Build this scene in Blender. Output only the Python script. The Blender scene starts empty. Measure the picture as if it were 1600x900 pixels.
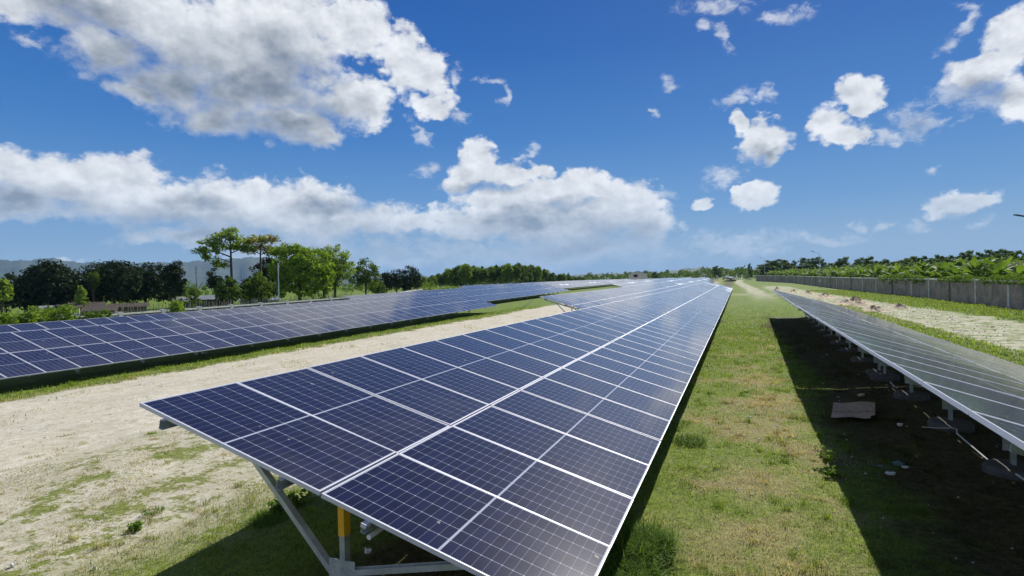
import bpy, math, random
import numpy as np
from mathutils import Vector, Matrix, Euler

R_ = math.radians
scene = bpy.context.scene
col = scene.collection

# ------------------------------------------------------------------ camera
CAM_Z = 3.0
c_right = Vector((0.92773305, 0.37255435, -0.02268559))
c_down = Vector((-0.01642827, -0.01996207, -0.99966576))
c_fwd = Vector((-0.37288268, 0.92779565, -0.01239905))
FOCAL = 883.48            # pixels on the 1600 px wide photograph
cam = bpy.data.cameras.new('camera')
camo = bpy.data.objects.new('camera', cam)
col.objects.link(camo)
m = Matrix.Identity(4)
for i in range(3):
    m[i][0] = c_right[i]; m[i][1] = -c_down[i]; m[i][2] = -c_fwd[i]
m[2][3] = CAM_Z
camo.matrix_world = m
cam.sensor_width = 36.0
cam.lens = FOCAL / 1600 * 36
cam.clip_start = 0.1
cam.clip_end = 30000
scene.camera = camo

# ------------------------------------------------------------------ light and exposure
SUN_DIR = Vector((0.15, 1.25, 1.0)).normalized()
SUN_EL = math.asin(SUN_DIR.z)
SUN_AZ = math.atan2(SUN_DIR.x, SUN_DIR.y)
sl = bpy.data.lights.new('sun', 'SUN')
sl.energy = 4.8
sl.angle = R_(0.5)
sl.color = (1.0, 0.955, 0.88)
so = bpy.data.objects.new('sun', sl)
col.objects.link(so)
so.rotation_euler = SUN_DIR.to_track_quat('Z', 'Y').to_euler()
scene.view_settings.view_transform = 'Standard'
scene.view_settings.look = 'None'
scene.view_settings.gamma = 1
scene.view_settings.use_curve_mapping = False
scene.view_settings.exposure = 0.5
scene.cycles.max_bounces = 8
scene.cycles.transparent_max_bounces = 16
scene.cycles.volume_bounces = 0
scene.cycles.use_denoising = True


def pixdir(x, y):
    """world direction through a point of the 1600x900 photograph (measured survey of the place)"""
    d = c_right * ((x - 800) / FOCAL) + c_down * ((y - 450) / FOCAL) + c_fwd
    return d


def az_el(x, y):
    d = pixdir(x, y)
    return math.degrees(math.atan2(d.x, d.y)), math.degrees(math.atan2(d.z, math.hypot(d.x, d.y)))


# ------------------------------------------------------------------ node helper
class NT:
    def __init__(s, tree):
        s.t = tree; s.n = tree.nodes; s.l = tree.links

    def node(s, typ, **kw):
        n = s.n.new(typ)
        for k, v in kw.items():
            if hasattr(n, k):
                setattr(n, k, v)
        return n

    def inp(s, node, key, val):
        if isinstance(val, bpy.types.NodeSocket):
            s.l.new(val, node.inputs[key])
        elif val is not None:
            node.inputs[key].default_value = val

    def math(s, op, a, b=None, c=None, clamp=False):
        n = s.node('ShaderNodeMath', operation=op, use_clamp=clamp)
        s.inp(n, 0, a); s.inp(n, 1, b); s.inp(n, 2, c)
        return n.outputs[0]

    def vmath(s, op, a, b=None, c=None, out=0):
        n = s.node('ShaderNodeVectorMath', operation=op)
        s.inp(n, 0, a); s.inp(n, 1, b); s.inp(n, 2, c)
        return n.outputs[out]

    def sstep(s, v, a, b, to0=0.0, to1=1.0):
        n = s.node('ShaderNodeMapRange', interpolation_type='SMOOTHSTEP')
        s.inp(n, 'Value', v); s.inp(n, 'From Min', a); s.inp(n, 'From Max', b)
        s.inp(n, 'To Min', to0); s.inp(n, 'To Max', to1)
        return n.outputs[0]

    def lin(s, v, a, b, to0=0.0, to1=1.0):
        n = s.node('ShaderNodeMapRange', interpolation_type='LINEAR')
        s.inp(n, 'Value', v); s.inp(n, 'From Min', a); s.inp(n, 'From Max', b)
        s.inp(n, 'To Min', to0); s.inp(n, 'To Max', to1)
        return n.outputs[0]

    def noise(s, vec, scale, detail=4, rough=0.55, dist=0.0, dim='3D', out='Fac'):
        n = s.node('ShaderNodeTexNoise', noise_dimensions=dim)
        s.inp(n, 'Vector', vec); s.inp(n, 'Scale', scale); s.inp(n, 'Detail', detail)
        s.inp(n, 'Roughness', rough); s.inp(n, 'Distortion', dist)
        return n.outputs[out]

    def mix(s, f, a, b, blend='MIX'):
        n = s.node('ShaderNodeMix', data_type='RGBA', blend_type=blend)
        s.inp(n, 0, f)
        s.inp(n, 6, a if isinstance(a, bpy.types.NodeSocket) else (*a, 1.0)[:4])
        s.inp(n, 7, b if isinstance(b, bpy.types.NodeSocket) else (*b, 1.0)[:4])
        return n.outputs[2]

    def sep(s, v):
        n = s.node('ShaderNodeSeparateXYZ'); s.inp(n, 0, v)
        return n.outputs

    def comb(s, x, y, z):
        n = s.node('ShaderNodeCombineXYZ')
        s.inp(n, 0, x); s.inp(n, 1, y); s.inp(n, 2, z)
        return n.outputs[0]


# ------------------------------------------------------------------ world: sky and clouds
world = bpy.data.worlds.new('World')
scene.world = world
world.use_nodes = True
wt = NT(world.node_tree)
world.node_tree.nodes.clear()
sky = wt.node('ShaderNodeTexSky', sky_type='NISHITA')
sky.sun_disc = False
sky.sun_elevation = SUN_EL
sky.sun_rotation = SUN_AZ
sky.altitude = 0
sky.air_density = 1.0
sky.dust_density = 0.35
sky.ozone_density = 2.2
SKY_STRENGTH = 0.085
bg = wt.node('ShaderNodeBackground')
bg.inputs[1].default_value = SKY_STRENGTH

# cumulus clouds: (photo x, y, half width, half height, thinness)
CL = [
    (30, -10, 170, 45, 0), (200, 15, 190, 65, 0), (330, 65, 170, 80, 0), (430, 60, 150, 100, 0), (395, 130, 160, 72, 0),
    (440, 195, 100, 38, 0), (170, 85, 90, 45, 0), (270, 140, 80, 50, 0), (350, 185, 70, 34, 0), (508, 210, 34, 20, 0), (540, 40, 75, 60, 0), (560, 155, 80, 45, 0), (622, 80, 38, 48, 0),
    (655, 115, 42, 42, 0), (692, 162, 42, 20, 0), (733, 178, 16, 14, 0.1), (716, 122, 12, 18, 0.25), (45, 62, 26, 11, 0.15),
    (768, 128, 20, 8, 0.3), (794, 148, 8, 14, 0.35), (230, 150, 60, 22, 0.05), (660, 205, 10, 22, 0.4),
    (0, 268, 95, 50, 0), (100, 288, 110, 52, 0), (185, 280, 85, 45, 0), (235, 315, 120, 55, 0), (330, 330, 110, 55, 0),
    (420, 325, 95, 52, 0), (405, 290, 34, 18, 0), (500, 340, 90, 48, 0), (585, 345, 80, 36, 0), (650, 343, 45, 20, 0),
    (300, 375, 150, 22, 0.05), (450, 385, 120, 28, 0.05), (600, 395, 80, 25, 0.1), (20, 322, 90, 30, 0),
    (745, 245, 32, 32, 0), (765, 275, 75, 28, 0), (728, 290, 50, 24, 0), (842, 268, 30, 13, 0.05), (870, 305, 85, 32, 0),
    (905, 283, 42, 28, 0), (960, 312, 72, 34, 0), (1005, 345, 58, 40, 0), (850, 350, 130, 38, 0), (760, 352, 105, 28, 0.05),
    (720, 390, 120, 22, 0.1), (900, 385, 140, 30, 0.08), (820, 400, 250, 22, 0.1), (600, 410, 150, 14, 0.1), (930, 345, 110, 42, 0), (800, 330, 90, 45, 0), (647, 263, 22, 11, 0.2), (826, 240, 14, 6, 0.3),
    (1030, 300, 35, 10, 0.25), (1185, 218, 50, 34, 0), (1152, 196, 20, 18, 0.05), (1205, 232, 30, 26, 0.05),
    (1192, 300, 36, 24, 0), (1172, 285, 16, 14, 0.05), (1130, 270, 28, 14, 0.1), (1105, 312, 20, 13, 0.05),
    (1145, 158, 38, 10, 0.2), (1190, 155, 17, 14, 0.15), (1308, 193, 52, 30, 0), (1275, 195, 36, 14, 0.05),
    (1326, 215, 32, 20, 0), (1355, 138, 38, 32, 0), (1368, 165, 22, 16, 0.02), (1382, 210, 36, 8, 0.15), (1432, 185, 34, 28, 0.15),
    (1585, 65, 48, 58, 0.0), (1530, 112, 52, 32, 0.06), (1500, 142, 44, 22, 0.12), (1585, 150, 55, 38, 0.04), (1535, 160, 45, 22, 0.1),
    (1482, 60, 20, 16, 0.15), (1500, 30, 14, 20, 0.2), (1110, 10, 62, 16, 0.12), (1138, 62, 12, 30, 0.3), (1105, 45, 20, 12, 0.32),
    (1230, 15, 36, 14, 0.38), (1045, 128, 20, 10, 0.22), (1022, 168, 8, 6, 0.3), (1500, 322, 54, 22, 0.03), (1430, 350, 28, 10, 0.12),
    (1535, 350, 22, 10, 0.15), (1332, 347, 20, 8, 0.25), (1368, 350, 22, 7, 0.28), (1462, 269, 10, 8, 0.25),
    (1150, 378, 100, 18, 0.3), (1290, 372, 60, 10, 0.35), (75, 404, 42, 9, 0.0), (130, 408, 30, 6, 0.15), (5, 407, 20, 6, 0.15),
]
# shaded undersides: (photo x, y, half width, half height)
DK = [
    (330, 150, 140, 70), (400, 205, 130, 36), (230, 110, 150, 50), (440, 120, 80, 60), (500, 170, 60, 30), (130, 30, 110, 34),
    (40, 325, 120, 26), (200, 350, 180, 30), (350, 370, 180, 28), (560, 385, 130, 30), (300, 310, 45, 14), (520, 330, 60, 12),
    (820, 345, 80, 14), (800, 385, 180, 26), (950, 375, 100, 28), (880, 325, 40, 10), (1190, 240, 34, 12), (1500, 340, 40, 8),
    (1430, 195, 24, 14), (1540, 140, 40, 18), (760, 300, 60, 10),
]


def ell(x, y, rx, ry):
    a0, e0 = az_el(x, y)
    ax, ex = az_el(x + 6, y); ay, ey = az_el(x, y + 6)
    sx = math.hypot(ax - a0, ex - e0) / 6
    sy = abs(ey - e0) / 6
    return a0, e0, rx * sx, ry * sy


def fld(vec, blobs, soft):
    acc = None
    for b in blobs:
        a, e, ra, re = ell(*b[:4])
        off = 0.0
        v = wt.vmath('MULTIPLY_ADD', vec, (1 / ra, 1 / re, 0.0), (-a / ra, -e / re, off))
        L = wt.vmath('LENGTH', v, out=1)
        if off:
            L = wt.math('ADD', L, off)
        acc = L if acc is None else wt.math('SMOOTH_MIN', acc, L, soft)
    return acc


geo = wt.node('ShaderNodeTexCoord')
dx, dy, dz = wt.sep(geo.outputs['Generated'])[:3]
az = wt.math('MULTIPLY', wt.math('ARCTAN2', dx, dy), 180 / math.pi)
el = wt.math('MULTIPLY', wt.math('ARCSINE', dz), 180 / math.pi)
P = wt.comb(az, el, 0.0)
# finer structure towards the horizon, where the clouds are farther away
Pn = wt.comb(wt.math('MULTIPLY', az, 1.0), wt.math('MULTIPLY', el, 1.35), 3.7)
# deep tropical blue overhead, paling towards the horizon, laid over the physical sky
rampn = wt.node('ShaderNodeValToRGB')
wt.l.new(wt.lin(el, -2.0, 60.0), rampn.inputs[0])
cr_ = rampn.color_ramp
stops = [(-2, (0.25, 0.38, 0.53)), (1.5, (0.24, 0.375, 0.535)), (7, (0.105, 0.265, 0.53)), (14, (0.036, 0.170, 0.47)), (22, (0.009, 0.105, 0.39)), (30, (0.005, 0.075, 0.33)), (60, (0.006, 0.06, 0.24))]
cr_.elements[0].position = 0.0; cr_.elements[0].color = (*stops[0][1], 1)
cr_.elements[1].position = 1.0; cr_.elements[1].color = (*stops[-1][1], 1)
for e_, c_ in stops[1:-1]:
    q_ = cr_.elements.new((e_ + 2) / 62); q_.color = (*c_, 1)
blue = wt.vmath('SCALE', rampn.outputs[0], None)
blue.node.inputs[3].default_value = 0.80 / SKY_STRENGTH
wt.l.new(wt.mix(0.94, sky.outputs[0], blue), bg.inputs[0])
w1 = wt.vmath('MULTIPLY', wt.vmath('SUBTRACT', wt.noise(Pn, 0.16, 3, 0.5, out='Color'), (0.5, 0.5, 0.5)), (6.5, 4.0, 0.0))
w2 = wt.vmath('MULTIPLY', wt.vmath('SUBTRACT', wt.noise(Pn, 0.7, 4, 0.6, out='Color'), (0.5, 0.5, 0.5)), (2.0, 1.4, 0.0))
Pw = wt.vmath('ADD', wt.vmath('ADD', P, w1), w2)
D = fld(Pw, [c for c in CL if c[4] < 0.1], 0.14)
Dw = fld(Pw, [c for c in CL if c[4] >= 0.1], 0.14)
sunoff = (0.9, 1.5, 0.0)
n_a = wt.noise(Pn, 0.42, 5, 0.52)
n_b = wt.noise(wt.vmath('ADD', Pn, sunoff), 0.42, 5, 0.52)
n_e = wt.noise(Pn, 0.9, 8, 0.62)
nf_a = wt.noise(Pn, 1.5, 5, 0.6)
nf_b = wt.noise(wt.vmath('ADD', Pn, (0.25, 0.45, 0.0)), 1.5, 5, 0.6)
def billow(vec):
    n = wt.node('ShaderNodeTexVoronoi', voronoi_dimensions='3D', feature='F1')
    wt.inp(n, 'Vector', vec); wt.inp(n, 'Scale', 0.36); wt.inp(n, 'Detail', 3.0); wt.inp(n, 'Roughness', 0.5)
    wt.inp(n, 'Lacunarity', 2.3)
    return n.outputs['Distance']


Pb = wt.vmath('ADD', Pn, wt.vmath('MULTIPLY', wt.vmath('SUBTRACT', wt.noise(Pn, 0.9, 3, 0.5, out='Color'), (0.5, 0.5, 0.5)), (1.6, 1.6, 0.0)))
b_a = billow(Pb)
b_b = billow(wt.vmath('ADD', Pb, (0.45, 0.95, 0.0)))
edge = wt.math('ADD', wt.math('MULTIPLY', wt.math('SUBTRACT', 0.93, b_a), 0.42), wt.math('ADD', wt.math('MULTIPLY', wt.math('SUBTRACT', n_a, 0.5), 0.5), wt.math('MULTIPLY', wt.math('SUBTRACT', n_e, 0.5), 0.6)))
dens = wt.math('ADD', wt.math('SUBTRACT', 1.08, D), edge)
dark0 = wt.sstep(fld(Pw, DK, 0.35), 1.9, 0.1)
alpha = wt.sstep(dens, -0.04, wt.math('ADD', 0.36, wt.math('MULTIPLY', dark0, 0.5)))
alpha = wt.math('POWER', alpha, 0.85)
wisp = wt.noise(wt.comb(wt.math('MULTIPLY', az, 0.9), wt.math('MULTIPLY', el, 1.5), 9.1), 1.0, 9, 0.68, 0.6)
densw = wt.math('ADD', wt.math('SUBTRACT', 1.25, Dw), wt.math('MULTIPLY', wt.math('SUBTRACT', wisp, 0.5), 2.6))
alphaw = wt.math('MULTIPLY', wt.sstep(densw, 0.0, 1.2), 0.62)
alpha = wt.math('MAXIMUM', alpha, alphaw)
dark = dark0
relief = wt.math('MULTIPLY', wt.math('SUBTRACT', n_a, n_b), 0.7)
relief2 = wt.math('ADD', wt.math('MULTIPLY', wt.math('SUBTRACT', nf_a, nf_b), 0.22), wt.math('MULTIPLY', wt.math('SUBTRACT', b_b, b_a), 0.22))
thick = wt.sstep(dens, 0.1, 1.1)
bright = wt.math('ADD', wt.math('ADD', 0.84, relief), wt.math('MULTIPLY', relief2, wt.math('SUBTRACT', 1.0, wt.math('MULTIPLY', dark, 0.6))))
bright = wt.math('SUBTRACT', bright, wt.math('MULTIPLY', dark, wt.math('ADD', 0.42, wt.math('MULTIPLY', thick, 0.36))))
bright = wt.math('SUBTRACT', bright, wt.math('MULTIPLY', thick, 0.06), clamp=True)
ccol = wt.mix(bright, (0.20, 0.245, 0.31), (0.86, 0.885, 0.92))
hz = wt.sstep(el, 0.0, 11.0, 0.55, 0.0)
ccol = wt.mix(hz, ccol, (0.42, 0.56, 0.75))
bgc = wt.node('ShaderNodeBackground')
wt.l.new(ccol, bgc.inputs[0])
bgc.inputs[1].default_value = 0.76
above = wt.sstep(el, -0.5, 0.5)
# unseen broken cloud added behind the viewpoint to lift the shadows
back_n = wt.noise(wt.vmath('MULTIPLY', geo.outputs['Generated'], (1.0, 1.0, 2.0)), 2.6, 4, 0.55)
back = wt.math('MULTIPLY', wt.sstep(back_n, 0.44, 0.58), wt.sstep(dy, -0.45, -0.1, 0.9, 0.0))
alpha = wt.math('MAXIMUM', alpha, back)
fac = wt.math('MULTIPLY', wt.math('MULTIPLY', alpha, above), 0.97)
ms = wt.node('ShaderNodeMixShader')
wt.l.new(fac, ms.inputs[0]); wt.l.new(bg.outputs[0], ms.inputs[1]); wt.l.new(bgc.outputs[0], ms.inputs[2])
wo = wt.node('ShaderNodeOutputWorld')
wt.l.new(ms.outputs[0], wo.inputs[0])
world.cycles.sampling_method = 'MANUAL'
world.cycles.sample_map_resolution = 512


# ------------------------------------------------------------------ materials
def new_mat(name):
    mt = bpy.data.materials.new(name); mt.use_nodes = True
    mt.node_tree.nodes.clear()
    t = NT(mt.node_tree)
    out = t.node('ShaderNodeOutputMaterial')
    bs = t.node('ShaderNodeBsdfPrincipled')
    t.l.new(bs.outputs[0], out.inputs[0])
    return mt, t, bs, out


def simple(name, c, rough=0.8, metal=0.0, var=0.25, scale=6.0, bump=0.0, spec=0.4):
    mt, t, bs, out = new_mat(name)
    tc = t.node('ShaderNodeTexCoord').outputs['Object']
    n = t.noise(tc, scale, 6, 0.6)
    f = t.lin(n, 0.3, 0.7, 1 - var, 1 + var)
    cc = t.vmath('SCALE', c, None); cc.node.inputs[3].default_value = 1
    t.l.new(f, cc.node.inputs[3])
    t.l.new(cc, bs.inputs['Base Color'])
    bs.inputs['Roughness'].default_value = rough
    bs.inputs['Metallic'].default_value = metal
    bs.inputs['Specular IOR Level'].default_value = spec
    if bump:
        b = t.node('ShaderNodeBump'); b.inputs['Strength'].default_value = bump; b.inputs['Distance'].default_value = 0.02
        t.l.new(n, b.inputs['Height']); t.l.new(b.outputs[0], bs.inputs['Normal'])
    return mt


def leaf_mat(name, c1, c2, c3=None, trans=0.35, rough=0.7, spec=0.1):
    """leaf colours picked by a per-leaf random attribute"""
    mt, t, bs, out = new_mat(name)
    at = t.node('ShaderNodeAttribute', attribute_name='tone')
    v = at.outputs['Fac']
    c = t.mix(t.lin(v, 0.0, 0.6), c1, c2)
    if c3:
        c = t.mix(t.sstep(v, 0.66, 0.95), c, c3)
    t.l.new(c, bs.inputs['Base Color'])
    bs.inputs['Roughness'].default_value = rough
    bs.inputs['Specular IOR Level'].default_value = spec
    tr = t.node('ShaderNodeBsdfTranslucent')
    tcx = t.mix(1.0, c, (1.0, 1.05, 0.45), 'MULTIPLY')
    t.l.new(tcx, tr.inputs[0])
    mx = t.node('ShaderNodeMixShader'); mx.inputs[0].default_value = trans
    t.l.new(bs.outputs[0], mx.inputs[1]); t.l.new(tr.outputs[0], mx.inputs[2])
    t.l.new(mx.outputs[0], out.inputs[0])
    return mt


# ---- shared ground masks, world position based
gg = bpy.data.node_groups.new('ground_masks', 'ShaderNodeTree')
for nm in ('sand', 'dry', 'track', 'fine', 'bare'):
    gg.interface.new_socket(nm, in_out='OUTPUT', socket_type='NodeSocketFloat')
gt = NT(gg)
gpos = gt.node('ShaderNodeNewGeometry').outputs['Position']
gx, gy, gz = gt.sep(gpos)[:3]
na = gt.noise(gpos, 0.22, 3, 0.5)
nb = gt.noise(gpos, 1.3, 5, 0.65)
nc = gt.noise(gpos, 5.0, 5, 0.7)
xw = gt.math('ADD', gx, gt.math('ADD', gt.math('MULTIPLY', gt.math('SUBTRACT', na, 0.5), 3.2),
                                gt.math('MULTIPLY', gt.math('SUBTRACT', nb, 0.5), 2.2)))
xw = gt.math('ADD', xw, gt.math('MULTIPLY', gt.math('SUBTRACT', nc, 0.5), 1.0))
# sandy track between the rows on the left
left = gt.math('MULTIPLY', gt.sstep(xw, -21.2, -20.4), gt.sstep(xw, -12.0, -10.6, 1.0, 0.0))
# worn verge beside it: sand showing through thin dry grass
verge_zone = gt.math('MULTIPLY', gt.sstep(xw, -12.5, -11.0), gt.sstep(xw, -7.2, -5.2, 1.0, 0.0))
nd = gt.noise(gpos, 17.0, 5, 0.7)
patch = gt.sstep(gt.math('ADD', gt.math('ADD', gt.math('MULTIPLY', nb, 0.45), gt.math('MULTIPLY', nc, 0.30)), gt.math('MULTIPLY', nd, 0.25)), 0.455, 0.515)
left = gt.math('MAXIMUM', left, gt.math('MULTIPLY', gt.math('MULTIPLY', verge_zone, patch), 0.85))
near = gt.sstep(gy, 215, 235, 1.0, 0.0)
left = gt.math('MULTIPLY', left, near)
# sandy strip right of the right-hand row
lo = gt.lin(gy, 20, 110, 9.3, 4.8)
hi = gt.lin(gy, 20, 110, 16.4, 10.5)
xq = gt.math('ADD', xw, gt.math('MULTIPLY', gt.math('SUBTRACT', nc, 0.5), 3.5))
right = gt.math('MULTIPLY', gt.sstep(gt.math('SUBTRACT', xq, lo), -0.2, 0.9), gt.sstep(gt.math('SUBTRACT', xq, hi), -0.6, 0.6, 1.0, 0.0))
right = gt.math('MULTIPLY', right, gt.sstep(gt.math('ADD', gt.math('MULTIPLY', nb, 0.6), gt.math('MULTIPLY', nc, 0.4)), 0.42, 0.56, 0.10, 0.85))
right = gt.math('MULTIPLY', right, gt.sstep(gy, 130, 160, 1.0, 0.0))
# bare path swinging left between the arrays far off
yw = gt.math('ADD', gy, gt.math('MULTIPLY', gt.math('SUBTRACT', nb, 0.5), 14))
pc = gt.math('ADD', 1.4, gt.math('MULTIPLY', gt.math('SINE', gt.math('MULTIPLY', gy, 0.021)), 1.6))
path = gt.math('MULTIPLY', gt.sstep(gt.math('ABSOLUTE', gt.math('SUBTRACT', xw, pc)), 0.7, 1.8, 1.0, 0.0), gt.sstep(gy, 60, 100))
cross = gt.math('MULTIPLY', gt.sstep(gt.math('ABSOLUTE', gt.math('SUBTRACT', yw, 92)), 2, 9, 0.4, 0.0), gt.math('MULTIPLY', gt.sstep(gx, -3, 0), gt.sstep(gx, 11, 15, 1.0, 0.0)))
sand = gt.math('MAXIMUM', gt.math('MAXIMUM', left, right), gt.math('MULTIPLY', gt.math('MULTIPLY', gt.math('MAXIMUM', path, cross), 0.75), gt.sstep(nb, 0.36, 0.56, 0.25, 1.0)))
# dry grass: straw band in the lane and along edges
dzn = gt.noise(gpos, 0.55, 5, 0.6)
band = gt.sstep(gt.math('ABSOLUTE', gt.math('SUBTRACT', gx, 0.35)), 0.2, 2.0, 0.22, 0.0)
band = gt.math('MULTIPLY', band, gt.sstep(gy, 12, 32, 0.85, 0.2))
dv = gt.math('ADD', gt.math('ADD', dzn, band), gt.math('MULTIPLY', gt.math('SUBTRACT', nc, 0.5), 0.35))
dry = gt.sstep(dv, 0.53, 0.80)
verge2 = gt.math('MULTIPLY', gt.sstep(gx, -22.5, -20.0), gt.sstep(gx, -4.0, -8.0))
dry = gt.math('MAXIMUM', dry, gt.math('MULTIPLY', verge2, gt.sstep(nb, 0.35, 0.6, 0.3, 0.85)))
bare = gt.math('MAXIMUM', gt.math('MULTIPLY', gt.math('MULTIPLY', gt.sstep(xw, 1.1, 2.3), gt.sstep(gy, 40, 46, 1.0, 0.0)), gt.sstep(xw, 5.6, 6.2, 1.0, 0.0)), gt.math('MULTIPLY', gt.sstep(xw, -4.6, -3.6), gt.sstep(xw, -1.9, -1.4, 1.0, 0.0)))  # bare soil under the tables, coloured darker to deepen the shade there
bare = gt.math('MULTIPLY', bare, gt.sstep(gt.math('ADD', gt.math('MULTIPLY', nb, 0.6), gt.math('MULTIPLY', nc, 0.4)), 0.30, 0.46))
gout = gt.node('NodeGroupOutput')
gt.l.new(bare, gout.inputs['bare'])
gt.l.new(sand, gout.inputs['sand']); gt.l.new(dry, gout.inputs['dry'])
gt.l.new(left, gout.inputs['track']); gt.l.new(nc, gout.inputs['fine'])


def masks(t):
    n = t.node('ShaderNodeGroup'); n.node_tree = gg
    return n.outputs


GREEN1 = (0.070, 0.110, 0.018)
GREEN2 = (0.125, 0.185, 0.030)
STRAW = (0.30, 0.245, 0.115)
mt_ground, t, bs, out = new_mat('ground_soil_grass')
mo = masks(t)
pos = t.node('ShaderNodeNewGeometry').outputs['Position']
px_, py_, pz_ = t.sep(pos)[:3]
f1 = t.noise(pos, 9.0, 6, 0.7)
f2 = t.noise(pos, 38.0, 4, 0.7)
f3 = t.noise(pos, 0.9, 4, 0.6)
gmix = t.math('ADD', t.math('MULTIPLY', f1, 0.5), t.math('MULTIPLY', f2, 0.5))
grass = t.mix(t.sstep(gmix, 0.38, 0.62), (0.070, 0.105, 0.014), (0.190, 0.240, 0.036))
far_green = t.mix(t.sstep(f3, 0.35, 0.65), (0.060, 0.118, 0.004), (0.115, 0.180, 0.008))
grass = t.mix(t.sstep(py_, 14, 36, 0.0, 0.8), grass, far_green)
straw = t.mix(t.sstep(gmix, 0.35, 0.65), (0.14, 0.115, 0.055), (0.34, 0.285, 0.15))
gcol = t.mix(t.math('MULTIPLY', mo['dry'], 0.75), grass, straw)
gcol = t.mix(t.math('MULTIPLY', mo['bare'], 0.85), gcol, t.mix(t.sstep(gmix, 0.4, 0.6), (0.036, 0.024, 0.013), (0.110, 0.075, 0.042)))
s1 = t.mix(t.sstep(f3, 0.3, 0.7), (0.50, 0.47, 0.375), (0.61, 0.58, 0.485))
s2 = t.mix(t.sstep(gmix, 0.40, 0.56), (0.36, 0.32, 0.22), s1)
gcol = t.mix(mo['sand'], gcol, s2)
rutc = t.noise(t.vmath('MULTIPLY', pos, (2.6, 0.16, 1.0)), 1.6, 4, 0.55)
gcol = t.mix(t.math('MULTIPLY', t.sstep(rutc, 0.52, 0.62), t.math('MULTIPLY', mo['sand'], 0.45)), gcol, (0.40, 0.355, 0.26))
# stray dry tufts in the sand
tuft = t.math('MULTIPLY', t.sstep(t.noise(pos, 4.5, 8, 0.8), 0.53, 0.60), t.math('MULTIPLY', mo['sand'], 0.55))
gcol = t.mix(tuft, gcol, (0.17, 0.155, 0.07))
t.l.new(gcol, bs.inputs['Base Color'])
bs.inputs['Roughness'].default_value = 0.95
bs.inputs['Specular IOR Level'].default_value = 0.15
bp = t.node('ShaderNodeBump'); bp.inputs['Strength'].default_value = 0.55; bp.inputs['Distance'].default_value = 0.05
rut = t.noise(t.vmath('MULTIPLY', pos, (2.6, 0.16, 1.0)), 1.6, 4, 0.55)
t.l.new(t.math('ADD', t.math('ADD', gmix, t.math('MULTIPLY', f3, 0.8)), t.math('MULTIPLY', rut, 2.2)), bp.inputs['Height'])
t.l.new(bp.outputs[0], bs.inputs['Normal'])

# grass blades share the dryness of the ground they grow on
mt_blade, t, bs, out = new_mat('grass_blade')
mo = masks(t)
tone = t.node('ShaderNodeAttribute', attribute_name='tone').outputs['Fac']
gc = t.mix(tone, (0.095, 0.170, 0.012), (0.330, 0.420, 0.055))
sc = t.mix(tone, (0.28, 0.22, 0.10), (0.64, 0.55, 0.33))
dd = t.math('ADD', t.math('MULTIPLY', t.math('MAXIMUM', mo['dry'], t.math('MULTIPLY', mo['sand'], 0.55)), 0.95), t.math('MULTIPLY', t.math('SUBTRACT', tone, 0.6), 0.5))
c = t.mix(t.sstep(dd, 0.25, 0.7), gc, sc)
c = t.mix(t.math('MULTIPLY', mo['bare'], 0.85), c, (0.060, 0.046, 0.024))  # table shade and bare soil tone put into the blade colour
t.l.new(c, bs.inputs['Base Color'])
bs.inputs['Roughness'].default_value = 0.6
bs.inputs['Specular IOR Level'].default_value = 0.25
tr = t.node('ShaderNodeBsdfTranslucent')
t.l.new(t.mix(1.0, c, (1.0, 1.0, 0.5), 'MULTIPLY'), tr.inputs[0])
mx = t.node('ShaderNodeMixShader'); mx.inputs[0].default_value = 0.45
t.l.new(bs.outputs[0], mx.inputs[1]); t.l.new(tr.outputs[0], mx.inputs[2]); t.l.new(mx.outputs[0], out.inputs[0])

# ---- photovoltaic laminate: half-cut cells under glass, UV in metres (u down the slope, v across)
PW, PL, GAP = 1.133, 2.256, 0.02
W = PW + GAP
mt_cell, t, bs, out = new_mat('photovoltaic_cells')
uv = t.node('ShaderNodeUVMap', uv_map='UVMap').outputs[0]
u, v = t.sep(uv)[:2]
uc = t.math('ABSOLUTE', t.math('SUBTRACT', u, PL / 2))       # distance from the middle bar
uc2 = t.math('SUBTRACT', uc, 0.011)
cu = t.math('MODULO', uc2, 0.0912)                            # half cells
du = t.math('MINIMUM', cu, t.math('SUBTRACT', 0.0912, cu))
vv = t.math('SUBTRACT', v, 0.0195)
cv = t.math('MODULO', t.math('ADD', vv, 1.824), 0.1823)
dv_ = t.math('MINIMUM', cv, t.math('SUBTRACT', 0.1823, cv))
cu2 = t.math('MODULO', uc2, 0.1824)
du2 = t.math('MINIMUM', cu2, t.math('SUBTRACT', 0.1824, cu2))
l_v = t.sstep(dv_, 0.0012, 0.0030, 1.0, 0.0)
l_u = t.sstep(du, 0.0006, 0.0018, 0.55, 0.0)
l_m = t.sstep(uc, 0.009, 0.012, 1.0, 0.0)
dia = t.sstep(t.math('ADD', du, dv_), 0.007, 0.010, 1.0, 0.0)
edge_u = t.sstep(uc, PL / 2 - 0.026, PL / 2 - 0.023)
vc = t.math('ABSOLUTE', t.math('SUBTRACT', v, PW / 2))
edge_v = t.sstep(vc, PW / 2 - 0.020, PW / 2 - 0.018)
lines = t.math('MAXIMUM', t.math('MAXIMUM', l_v, l_u), t.math('MAXIMUM', l_m, dia))
lines = t.math('MAXIMUM', lines, t.math('MAXIMUM', edge_u, edge_v))
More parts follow.
